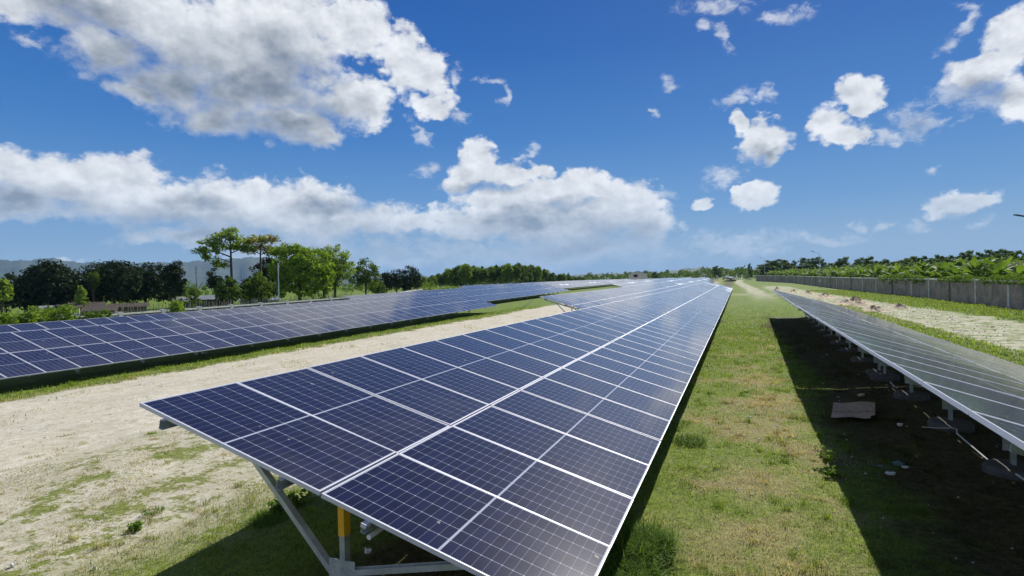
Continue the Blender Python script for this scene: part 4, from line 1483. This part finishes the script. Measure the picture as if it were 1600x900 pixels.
tag(o.build('utility_pole', mt_bark, None, loc=pl), 'faint utility pole in front of the blue mountain', 'pole')

# ------------------------------------------------------------------ left boundary: low concrete wall and bamboo fence
LW = [(-44.0, 22.0), (-45.0, 40.0), (-46.0, 66.0), (-60.0, 100.0)]
lroot = empty('low_wall', (-44, 22, gz(-44, 22)))
org = lroot.location.copy()
lp_ = along(LW, 4.0)
for i in range(len(lp_) - 1):
    a, b_ = lp_[i], lp_[i + 1]
    za, zb = gz(a.x, a.y), gz(b_.x, b_.y)
    d = (b_ - a).normalized()
    a2, b2 = a + d * 0.17, b_ - d * 0.17
    b = MB()
    b.bar(Vector((a2.x, a2.y, za + 0.78)) - org, Vector((b2.x, b2.y, zb + 0.78)) - org, 0.18, 1.16)
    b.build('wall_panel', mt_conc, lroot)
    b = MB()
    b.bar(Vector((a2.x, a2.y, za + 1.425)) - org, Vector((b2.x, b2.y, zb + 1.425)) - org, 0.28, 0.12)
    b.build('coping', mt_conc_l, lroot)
for a in lp_:
    b = MB(); z_ = gz(a.x, a.y)
    b.box(Vector((a.x, a.y, z_ + 0.75)) - org, (0.33, 0.33, 1.7))
    b.build('pillar', mt_conc_l, lroot)
tag(lroot, 'low grey concrete wall with pale coping and stubby pillars behind the left arrays', 'wall')

fr_ = empty('bamboo_fence', (-52, 20, gz(-52, 20)))
org = fr_.location.copy()
b = MB(); b2_ = MB()
rf = random.Random(4)
fy = 20.0
while fy < 66:
    fx = -52 + 0.02 * (fy - 20) + rf.uniform(-0.05, 0.05)
    z_ = gz(fx, fy); hh = 1.75 + rf.uniform(-0.2, 0.2)
    b.bar(Vector((fx, fy, z_)) - org, Vector((fx + rf.uniform(-0.05, 0.05), fy + rf.uniform(-0.08, 0.08), z_ + hh)) - org, 0.05, 0.05, up=(0, 1, 0))
    fy += 0.30
for zz in (0.5, 1.3):
    b2_.bar(Vector((-52.05, 20, gz(-52, 20) + zz)) - org, Vector((-51.1, 66, gz(-51, 66) + zz)) - org, 0.05, 0.06)
b.build('picket_row', mt_bamboo, fr_)
b2_.build('rail', mt_bamboo, fr_)
tag(fr_, 'grey green bamboo picket fence between the low wall and the huts', 'fence')


# ------------------------------------------------------------------ huts and far shed
def hut(px, D_, wid, dep, wall_h, roof_h, yaw, mats, label, door=True):
    p = at(px, D_)
    root = empty('hut', p, (0, 0, yaw))
    b = MB()
    b.box((0, 0, wall_h / 2), (wid, dep, wall_h))
    # gable ends
    for sx in (-1, 1):
        b.add([(sx * wid / 2, -dep / 2, wall_h), (sx * wid / 2, dep / 2, wall_h), (sx * wid / 2, 0, wall_h + roof_h)], [(0, 1, 2) if sx > 0 else (2, 1, 0)])
    b.build('wall', mats[0], root)
    r_ = MB()
    ov = 0.45
    for sy in (-1, 1):
        a = Vector((0, sy * (dep / 2 + ov) / 2, wall_h + roof_h / 2 - 0.5 * ov * roof_h / (dep / 2) + 0.06))
        ang = math.atan2(roof_h, dep / 2) * -sy
        L = math.hypot(dep / 2 + ov, roof_h * (dep / 2 + ov) / (dep / 2))
        r_.box(a, (wid + 0.9, L, 0.05), Matrix.Rotation(ang, 3, 'X'))
        nr = int(wid / 0.5)
        for k in range(nr):
            xx = -wid / 2 + (k + 0.5) * wid / nr
            r_.box(a + Vector((xx, 0, 0.035)), (0.07, L, 0.03), Matrix.Rotation(ang, 3, 'X'))
    r_.build('roof', mats[1], root)
    if door:
        d_ = MB(); d_.box((wid * 0.1, -dep / 2 - 0.02, 0.95), (0.9, 0.05, 1.9)); d_.build('door', mt_dark, root)
        d_ = MB(); d_.box((-wid * 0.28, -dep / 2 - 0.02, 1.3), (0.7, 0.05, 0.7)); d_.build('window', mt_dark, root)
    root.scale = (0.8, 0.8, 0.78)
    tag(root, label, 'hut')


hut(88, 92, 3.4, 3.6, 1.3, 0.5, 0.9, (mt_mud, mt_tin_grey), 'small hut with pale tilted tin roof at the foot of the domed tree')
hut(109, 90, 2.4, 3.0, 1.55, 0.4, 1.0, (mt_cream, mt_tin), 'pale walled hut next to the pale tin roof', door=False)
hut(136, 92, 4.0, 3.6, 1.5, 0.6, 1.0, (mt_mud, mt_tin), 'long brown hut with rusty roof in front of the tree gap', door=False)
hut(158, 84, 3.6, 3.4, 1.1, 0.5, 0.85, (mt_mud, mt_tin), 'low brown hut with a rusty roof nearest the bamboo fence', door=False)
hut(200, 92, 5.0, 3.6, 1.2, 0.5, 1.0, (mt_mud, mt_tin), 'brown hut under the dark rounded tree', door=False)
hut(292, 105, 5.0, 4.0, 1.4, 0.7, 1.1, (mt_mud, mt_tin_grey), 'hut with grey roof left of the layered tree')
hut(338, 104, 5.0, 4.0, 1.6, 0.7, 0.8, (mt_mud, mt_tin_grey), 'hut with silvery roof behind the slender layered tree')
hut(405, 100, 7.0, 4.0, 1.1, 0.4, 0.8, (mt_conc_l, mt_tin_grey), 'long low grey building behind the lamp pole')

sp = at(997, 262)
root = empty('shed', sp, (0, 0, 0.15))
b = MB()
w_, d_, hh, rh = 8.2, 9.0, 4.1, 1.1
b.box((0, 0, hh / 2), (w_, d_, hh))
for sy in (-1, 1):
    b.add([(-w_ / 2, sy * d_ / 2, hh), (w_ / 2, sy * d_ / 2, hh), (0, sy * d_ / 2, hh + rh)], [(0, 1, 2) if sy < 0 else (2, 1, 0)])
b.build('wall', mt_cream, root)
r_ = MB()
for sx in (-1, 1):
    r_.bar((0, 0, hh + rh + 0.05), (sx * (w_ / 2 + 0.4), 0, hh - 0.12 + 0.05), d_ + 0.8, 0.06)
r_.build('roof', mt_tin_grey, root)
b = MB(); b.box((-1.0, -d_ / 2 - 0.03, hh - 0.9), (1.7, 0.06, 1.1)); b.build('window', mt_dark, root)
tag(root, 'cream shed with low gable roof and dark opening on the far edge of the arrays', 'shed')

# ------------------------------------------------------------------ soil heaps along the right strip
def heap(x, y, rx, ry, h, seed, label):
    rng = np.random.default_rng(seed)
    n, k = 18, 26
    vs = []; fs = []
    ph = rng.random(6) * 6.28
    for i in range(n + 1):
        for j in range(k):
            r_ = i / n; a = 2 * math.pi * j / k
            e = 1 + 0.18 * math.sin(3 * a + ph[0]) + 0.12 * math.sin(5 * a + ph[1])
            z = h * (1 - r_ ** 1.6) * (1 + 0.3 * math.sin(4 * a + 5 * r_ + ph[2]) + 0.2 * math.sin(7 * a - 9 * r_ + ph[3])) + rng.normal() * h * 0.08 * (1 - r_)
            vs.append((rx * r_ * e * math.cos(a), ry * r_ * e * math.sin(a), z - 0.06 * r_))
    for i in range(n):
        for j in range(k):
            fs.append((i * k + j, i * k + (j + 1) % k, (i + 1) * k + (j + 1) % k, (i + 1) * k + j))
    b = MB(); b.add(vs, fs)
    o = b.build('soil_heap', mt_soil, None, loc=(x, y, gz(x, y) - 0.02))
    tag(o, label, 'soil heap', 'soil heaps along the sandy strip')


def gpt(px, py, z=0.0):
    d = pixdir(px, py); k = (z - CAM_Z) / d.z
    for _ in range(12):
        k = (z + gz(d.x * k, d.y * k) - CAM_Z) / d.z
    return d.x * k, d.y * k


for i, (px_i, py_i, rx, ry, h_, lab) in enumerate((
        (1335, 476, 1.6, 3.6, 0.55, 'largest heap of loose brown soil beyond the right-hand arrays'),
        (1365, 486, 1.0, 2.0, 0.35, 'soil heap just nearer than the largest one'),
        (1290, 465, 1.2, 3.4, 0.45, 'soil heap halfway along the strip toward the far point'),
        (1262, 460, 0.9, 2.6, 0.40, 'small soil heap left of the halfway one'),
        (1240, 457, 0.9, 3.4, 0.40, 'soil heap near the pointed end of the right-hand arrays'),
        (1214, 453, 0.6, 1.8, 0.42, 'pale heap right at the pointed end of the right-hand arrays'),
        (1405, 481, 0.9, 1.6, 0.28, 'low soil heap at the edge of the sandy strip nearest the grass bank'))):
    gx_, gy_ = gpt(px_i, py_i)
    heap(gx_, gy_, rx, ry, h_, 80 + i, lab)

# ------------------------------------------------------------------ small things on the ground
# cardboard sheet
c0 = gpt(1333, 650); cr = gpt(1368, 650)
b = MB()
pts_ = [gpt(1300, 660), gpt(1304, 634.5), gpt(1367, 637), gpt(1367, 655), gpt(1361, 660), gpt(1348, 661), gpt(1330, 662)]
ox, oy = c0
rngc = random.Random(2)
top = []; bot = []
nseg = 10
gridv = []
for i in range(nseg + 1):
    for j in range(7):
        u_ = i / nseg; v_ = j / 6
        lx, rx_ = 1302.5 - (1 - v_) * 4, 1367.5
        px_i = lx + (rx_ - lx) * u_
        py_i = 660 - v_ * 25 + 1.2 * math.sin(u_ * 9) * (1 - v_)
        gx_, gy_ = gpt(px_i, py_i)
        zz = 0.05 + 0.05 * abs(v_ - 0.55) * 2 + 0.015 * math.sin(u_ * 7 + v_ * 3)
        gridv.append((gx_ - ox, gy_ - oy, zz))
fs = []
for i in range(nseg):
    for j in range(6):
        if i == nseg - 1 and j == 0: continue
        a = i * 7 + j; fs.append((a, a + 7, a + 8, a + 1))
b.add(gridv, fs)
nv = len(gridv)
cb = b.build('cardboard', mt_card, None, loc=(ox, oy, gz(ox, oy)))
sm = cb.modifiers.new('thick', 'SOLIDIFY'); sm.thickness = 0.008
fl = MB()
e0 = Vector(gridv[3]); e1 = Vector(gridv[nseg * 7 + 3])
fl.bar(e0 + Vector((0, 0, 0.02)), e1 + Vector((0, 0, 0.02)), 0.05, 0.012)
fl.build('fold', mt_card, cb)
tag(cb, 'torn brown cardboard sheet lying in the shade of the right arrays', 'cardboard')

# white conduit by the footings, cable ends
def wire(pts, r, mat, label, name='cable', lift=0.03):
    P3 = []
    for (px_i, py_i, z_) in pts:
        x, y = gpt(px_i, py_i, z_); P3.append(Vector((x, y, z_ + gz(x, y))))
    o0 = Vector((P3[0].x, P3[0].y, 0))
    b = MB(); b.tube([p_ - o0 for p_ in P3], r, 6)
    tag(b.build(name, mat, None, loc=o0), label, 'cable')


wire([(1480, 663, 0.30), (1486, 668, 0.26), (1495, 671, 0.20), (1495, 677, 0.14), (1510, 690, 0.06), (1528, 705, 0.04), (1546, 721, 0.03)], 0.012, mt_white,
     'white conduit running from a post down over the ground')
wire([(1440, 667, 0.13), (1460, 668.5, 0.13), (1484, 669, 0.14)], 0.007, mt_white, 'straight white cable lying on top of a concrete footing')
wire([(1588, 741, 0.13), (1600, 749, 0.12), (1640, 775, 0.05)], 0.014, mt_white, 'short white conduit end beside the nearest right footing')
wire([(1391, 597, 0.25), (1398, 604, 0.18), (1402, 606, 0.12)], 0.012, mt_white, 'small white cable tail farther under the right arrays')


def litter(px, py, r, mat, seed, label, name='litter', h=0.03, cat='litter'):
    rng = np.random.default_rng(seed)
    x, y = gpt(px, py)
    b = MB(); n = 9
    vs = [(0, 0, h)]
    for k in range(n):
        a = 2 * math.pi * k / n
        rr = r * rng.uniform(0.6, 1.2)
        vs.append((rr * math.cos(a), rr * 0.8 * math.sin(a), h * rng.uniform(0.3, 1.2)))
    for k in range(n):
        a = 2 * math.pi * k / n
        vs.append((r * 0.8 * math.cos(a), r * 0.65 * math.sin(a), 0.0))
    fs = [(0, 1 + k, 1 + (k + 1) % n) for k in range(n)] + [(1 + k, 1 + n + k, 1 + n + (k + 1) % n, 1 + (k + 1) % n) for k in range(n)]
    b.add(vs, fs)
    tag(b.build(name, mat, None, loc=(x, y, gz(x, y) + 0.02)), label, cat)


litter(1391, 743, 0.075, mt_white, 1, 'white plastic bag scrap lying in the dark shade', 'plastic_bag')
litter(1403, 728, 0.09, mt_scrap, 2, 'crumpled green plastic sheet scrap lying in the shade', 'plastic_sheet', 0.05)
litter(1376, 731, 0.06, mt_scrap, 3, 'small greenish scrap left of the crumpled plastic sheet', 'plastic_scrap')
litter(1414, 733, 0.05, mt_white, 4, 'thin white scrap right of the crumpled plastic sheet', 'plastic_scrap')
litter(1171, 654, 0.035, mt_white, 5, 'tiny white scrap on the sunlit grass lane', 'paper_scrap')
litter(1214, 669, 0.03, mt_white, 6, 'tiny white scrap beside the shadow edge on the lane', 'paper_scrap')
litter(1406, 667, 0.05, mt_conc_l, 7, 'pale pebble between cardboard and footings', 'stone', 0.05, 'stone')
litter(1345, 620, 0.10, mt_card, 8, 'small cardboard piece behind the large cardboard sheet', 'cardboard_scrap', 0.06, 'cardboard')
litter(1185, 690, 0.022, mt_conc_l, 9, 'small pale stone in the dry grass of the lane', 'stone', 0.03, 'stone')
litter(320, 553, 0.2, mt_conc_l, 10, 'lump of pale broken concrete under the left front row', 'broken_concrete', 0.25, 'rubble')
litter(20, 888, 0.03, mt_conc_l, 11, 'small pale stone at the bottom left corner', 'stone', 0.04, 'stone')
litter(148, 893, 0.03, mt_conc_l, 12, 'pale stone at the bottom edge left of the shadow', 'stone', 0.04, 'stone')
litter(575, 866, 0.05, mt_conc_l, 13, 'pale stone in the shade behind the gusset plate', 'stone', 0.04, 'stone')

x, y = gpt(811, 484); x2, y2 = gpt(806, 486)
b = MB(); b.tube([(0, 0, 0), (0.5, 1.2, 0.55), (0.9, 2.4, 1.0)], [0.035, 0.03, 0.022], 6)
tag(b.build('stick', mt_bamboo, None, loc=(x, y, gz(x, y))), 'leaning pale bamboo stick at the grassy edge of the sandy track', 'stick')


# ------------------------------------------------------------------ plants near the camera
def blades(rng, pos, h, w, lean=0.6, bend=0.35):
    """bent blades, two quads each -> single 4-corner polygons"""
    N = len(pos)
    a = rng.random(N) * 6.283
    d = np.stack([np.cos(a), np.sin(a), np.zeros(N)], 1)
    s = np.stack([-np.sin(a), np.cos(a), np.zeros(N)], 1)
    ln = (rng.random(N) * lean)[:, None]
    h = h[:, None]; w = w[:, None]
    up = np.array([0, 0, 1.0])
    p0 = pos; p1 = pos + up * h * 0.55 * (1 - ln * 0.3) + d * h * ln * 0.35
    p2 = p1 + up * h * 0.45 * (1 - ln * 0.9) + d * h * (ln * 0.6 + bend * 0.3)
    q1 = np.stack([p0 - s * w / 2, p0 + s * w / 2, p1 + s * w * 0.4, p1 - s * w * 0.4], 1)
    q2 = np.stack([p1 - s * w * 0.4, p1 + s * w * 0.4, p2 + s * w * 0.06, p2 - s * w * 0.06], 1)
    return np.concatenate([q1, q2], 0).reshape(-1, 3)


def scatter(rng, n, x0, x1, y0, y1, r0=4.0, power=2.0):
    """points with density falling with distance from the camera"""
    out_x = []; out_y = []; got = 0
    while got < n:
        x = rng.uniform(x0, x1, n * 2); y = rng.uniform(y0, y1, n * 2)
        r = np.hypot(x, y)
        k = rng.random(n * 2) < np.minimum(1, (r0 / np.maximum(r, 0.1)) ** power)
        out_x.append(x[k]); out_y.append(y[k]); got += int(k.sum())
    return np.concatenate(out_x)[:n], np.concatenate(out_y)[:n]


def ground_np(x, y):
    return gz_np(x, y) + micro(x, y) * np.clip(1.5 - np.hypot(x, y) / 80, 0, 1)


rg = np.random.default_rng(77)
parts_v = []; parts_t = []


def sow(n, box, hh, ww, r0=6.0, power=1.6, keep=None):
    x, y = scatter(rg, n, *box, r0, power)
    if keep is not None:
        k = keep(x, y); x, y = x[k], y[k]
    r = np.hypot(x, y)
    pos_ = np.stack([x, y, ground_np(x, y) - 0.005], 1)
    h = rg.uniform(hh[0], hh[1], len(x)) * np.clip(r / 14, 0.85, 2.2)
    w = rg.uniform(ww[0], ww[1], len(x)) * np.clip(r / 8, 0.9, 4.0)
    v = blades(rg, pos_, h, w, 1.0)
    tn = rg.random(len(x))
    parts_v.append(v); parts_t.append(np.concatenate([tn, tn]))


def pnoise(x, y, f, s=0.0):
    return (np.sin(x * f + 1.7 * np.sin(y * f * 0.8 + s)) + np.sin(y * f * 1.3 + 1.3 * np.sin(x * f * 1.1 + s * 2)) + np.sin((x + y) * f * 2.1 + s)) / 3


# grass lane and the shade under the right arrays
sow(175000, (-2.6, 7.0, 4.2, 62), (0.025, 0.07), (0.004, 0.008), 6, 1.7, lambda x, y: (rg.random(len(x)) < np.clip((62 - y) / 34, 0, 1)) & ((x < 2.0) | (y > 45) | (rg.random(len(x)) < 0.22)))
# clumps of ranker grass
for (n_c, bx_, hh_) in ((420, (-1.3, 3.0, 5, 34), (0.05, 0.12)), (90, (1.6, 6.0, 5, 24), (0.04, 0.09)), (160, (-7.5, -4.5, 4, 16), (0.05, 0.12)), (90, (-23, -20.6, 6, 50), (0.06, 0.14)), (150, (15.5, 19, 26, 80), (0.10, 0.26)), (90, (6, 9, 10, 50), (0.08, 0.18)), (90, (-14, -7.5, 4, 22), (0.03, 0.07))):
    ccx, ccy = scatter(rg, n_c, *bx_, 9, 1.2)
    m_ = 46
    x = np.repeat(ccx, m_) + rg.normal(size=n_c * m_) * np.repeat(rg.uniform(0.03, 0.10, n_c) * np.clip(np.hypot(ccx, ccy) / 14, 0.8, 2.5), m_)
    y = np.repeat(ccy, m_) + rg.normal(size=n_c * m_) * np.repeat(rg.uniform(0.03, 0.10, n_c) * np.clip(np.hypot(ccx, ccy) / 14, 0.8, 2.5), m_)
    r_ = np.hypot(x, y)
    hs_ = np.repeat(rg.uniform(hh_[0], hh_[1], n_c), m_) * rg.uniform(0.6, 1.2, n_c * m_)
    v_ = blades(rg, np.stack([x, y, ground_np(x, y) - 0.005], 1), hs_, 0.006 * np.clip(r_ / 8, 0.9, 4.0), 0.9)
    tn_ = np.clip(np.repeat(rg.random(n_c), m_) * 0.6 + rg.random(n_c * m_) * 0.4, 0, 1)
    parts_v.append(v_); parts_t.append(np.concatenate([tn_, tn_]))
# verge left of the centre row and under it
sow(52000, (-6.6, -2.0, 3.2, 14), (0.03, 0.09), (0.004, 0.008), 6, 1.6)
sow(60000, (-13, -6.0, 3.0, 20), (0.015, 0.05), (0.004, 0.008), 8, 1.2, lambda x, y: pnoise(x, y, 1.1, 2) + 0.5 * pnoise(x, y, 4.3, 1) > 0.0 + 0.06 * (-(x + 6.2)))
sow(9000, (-23.5, -20.6, 4, 62), (0.03, 0.07), (0.006, 0.012), 16, 1.0)
sow(18000, (5.8, 9.3, 10, 60), (0.03, 0.09), (0.006, 0.012), 16, 1.0)
sow(26000, (10.5, 19.0, 24, 110), (0.05, 0.13), (0.008, 0.014), 30, 1.0, lambda x, y: x > 16.3 - 5.8 * np.clip((y - 20) / 90, 0, 1) + pnoise(x, y, 1.3))
sow(9000, (-20, -12, 8, 50), (0.02, 0.05), (0.006, 0.01), 14, 1.0, lambda x, y: pnoise(x, y, 0.9, 5) > 0.45)
tag(link('grass', np_mesh('grass', np.concatenate(parts_v), 4, mt_blade, np.concatenate(parts_t))),
    'short green and straw coloured grass between the arrays', 'grass', kind='stuff')


# loose stones and clods
def stones(n, box, r0, name, label, mat, seed):
    rng = np.random.default_rng(seed)
    x, y = scatter(rng, n, *box, 8, 1.3)
    base = np.array([(1, 0, 0), (-1, 0, 0), (0, 1, 0), (0, -1, 0), (0, 0, 0.8), (0, 0, -0.8)], float)
    fc = np.array([(0, 2, 4), (2, 1, 4), (1, 3, 4), (3, 0, 4), (2, 0, 5), (1, 2, 5), (3, 1, 5), (0, 3, 5)])
    out_ = []
    for i in range(n):
        v_ = base * rng.uniform(0.6, 1.3, (6, 1)) * r0 * rng.uniform(0.4, 1.6) * (1 + math.hypot(x[i], y[i]) / 40)
        a = rng.random() * 6.28; c_, s_ = math.cos(a), math.sin(a)
        v_ = np.stack([v_[:, 0] * c_ - v_[:, 1] * s_, v_[:, 0] * s_ + v_[:, 1] * c_, v_[:, 2]], 1)
        v_ += np.array([x[i], y[i], float(ground_np(x[i], y[i])) + 0.004])
        out_.append(v_[fc].reshape(-1, 3))
    tag(link(name, np_mesh(name, np.concatenate(out_), 3, mat)), label, 'stones', kind='stuff')


stones(900, (-20, -7.5, 3.5, 60), 0.011, 'track_stones', 'small stones and clods scattered over the sandy track', mt_soil, 3)
stones(900, (8, 13.5, 18, 80), 0.02, 'strip_stones', 'clods scattered over the sandy strip by the wall', mt_soil, 4)
stones(260, (-2, 6, 5, 30), 0.013, 'lane_stones', 'tiny stones and litter in the grass lane and shade', mt_conc_l, 5)


def tuft(px, py, r, n, h, seed, label, mat):
    rng = np.random.default_rng(seed)
    x, y = gpt(px, py)
    a = rng.random(n) * 6.283; rr = r * np.sqrt(rng.random(n))
    p_ = np.stack([rr * np.cos(a), rr * np.sin(a), np.zeros(n)], 1)
    v = blades(rng, p_, rng.uniform(h * 0.5, h, n), rng.uniform(0.006, 0.011, n), 1.3, 0.7)
    tn = rng.random(n)
    me = np_mesh('grass_tuft', v, 4, mat, np.concatenate([tn, tn]))
    tag(link('grass_tuft', me, None, (x, y, gz(x, y))), label, 'grass tuft')


L_TUFT = leaf_mat('lush_grass', (0.045, 0.10, 0.012), (0.11, 0.20, 0.025), (0.20, 0.28, 0.05))
tuft(1003, 862, 0.34, 1300, 0.36, 5, 'lush long bladed grass tuft beside the low edge of the centre row', L_TUFT)
tuft(985, 905, 0.30, 700, 0.26, 6, 'green grass tuft at the bottom edge by the centre row', L_TUFT)
tuft(1078, 690, 0.30, 500, 0.16, 7, 'low bright grass tuft beside the centre row farther up the lane', L_TUFT)
tuft(420, 815, 0.25, 500, 0.16, 8, 'bright grass tuft at the shadow edge left of the steel brace', L_TUFT)
tuft(240, 800, 0.14, 160, 0.07, 9, 'small dark green grass tuft on the muddy verge', L_TUFT)


def weed(px, py, h, r, seed, label, mat=None):
    rng = np.random.default_rng(seed)
    x, y = gpt(px, py)
    root = empty('weed', (x, y, gz(x, y)))
    cen = []
    b = MB()
    for k in range(7):
        a = k * 0.9 + rng.random() * 0.4; rr = r * rng.uniform(0.4, 1.0)
        tip = (rr * math.cos(a), rr * math.sin(a), h * rng.uniform(0.6, 1.0))
        b.tube([(0, 0, 0), (tip[0] * 0.4, tip[1] * 0.4, tip[2] * 0.7), tip], [0.005, 0.004, 0.002], 4)
        for t_ in (0.5, 0.75, 1.0):
            cen.append((tip[0] * t_, tip[1] * t_, tip[2] * t_ ** 0.8))
    q, tone = leaves(rng, np.array(cen), 7, 0.05, 0.065, up=0.9, aspect=0.7)
    link('foliage', np_mesh('foliage', q, 4, mat or L_VINE, tone), root)
    b.build('stem', mt_banana_stem, root)
    tag(root, label, 'weed')


weed(1290, 728, 0.26, 0.22, 31, 'bright leafy weed standing on the shadow edge of the lane')
weed(1299, 746, 0.12, 0.12, 32, 'smaller weed just below the bright one on the shadow edge')
weed(438, 800, 0.22, 0.2, 33, 'leafy weed beside the left steel brace of the centre row')
weed(470, 790, 0.16, 0.2, 34, 'low leafy weed behind the left steel brace in the shadow edge')
weed(212, 827, 0.05, 0.07, 35, 'tiny green weed on the sandy verge')

# ------------------------------------------------------------------ haze
b = MB()
b.box((0, 4500, 128), (22000, 14000, 264))
hz_o = b.build('haze', None if False else mt_conc)
mt_haze = bpy.data.materials.new('haze'); mt_haze.use_nodes = True
ht = mt_haze.node_tree; ht.nodes.clear()
ho = ht.nodes.new('ShaderNodeOutputMaterial'); hv = ht.nodes.new('ShaderNodeVolumePrincipled')
hv.inputs['Color'].default_value = (0.38, 0.64, 1.0, 1)
hv.inputs['Density'].default_value = 0.00008
hv.inputs['Anisotropy'].default_value = 0.0
ht.links.new(hv.outputs[0], ho.inputs['Volume'])
hz_o.data.materials.clear(); hz_o.data.materials.append(mt_haze)
tag(hz_o, 'thin blue haze of the air', 'haze', kind='stuff')
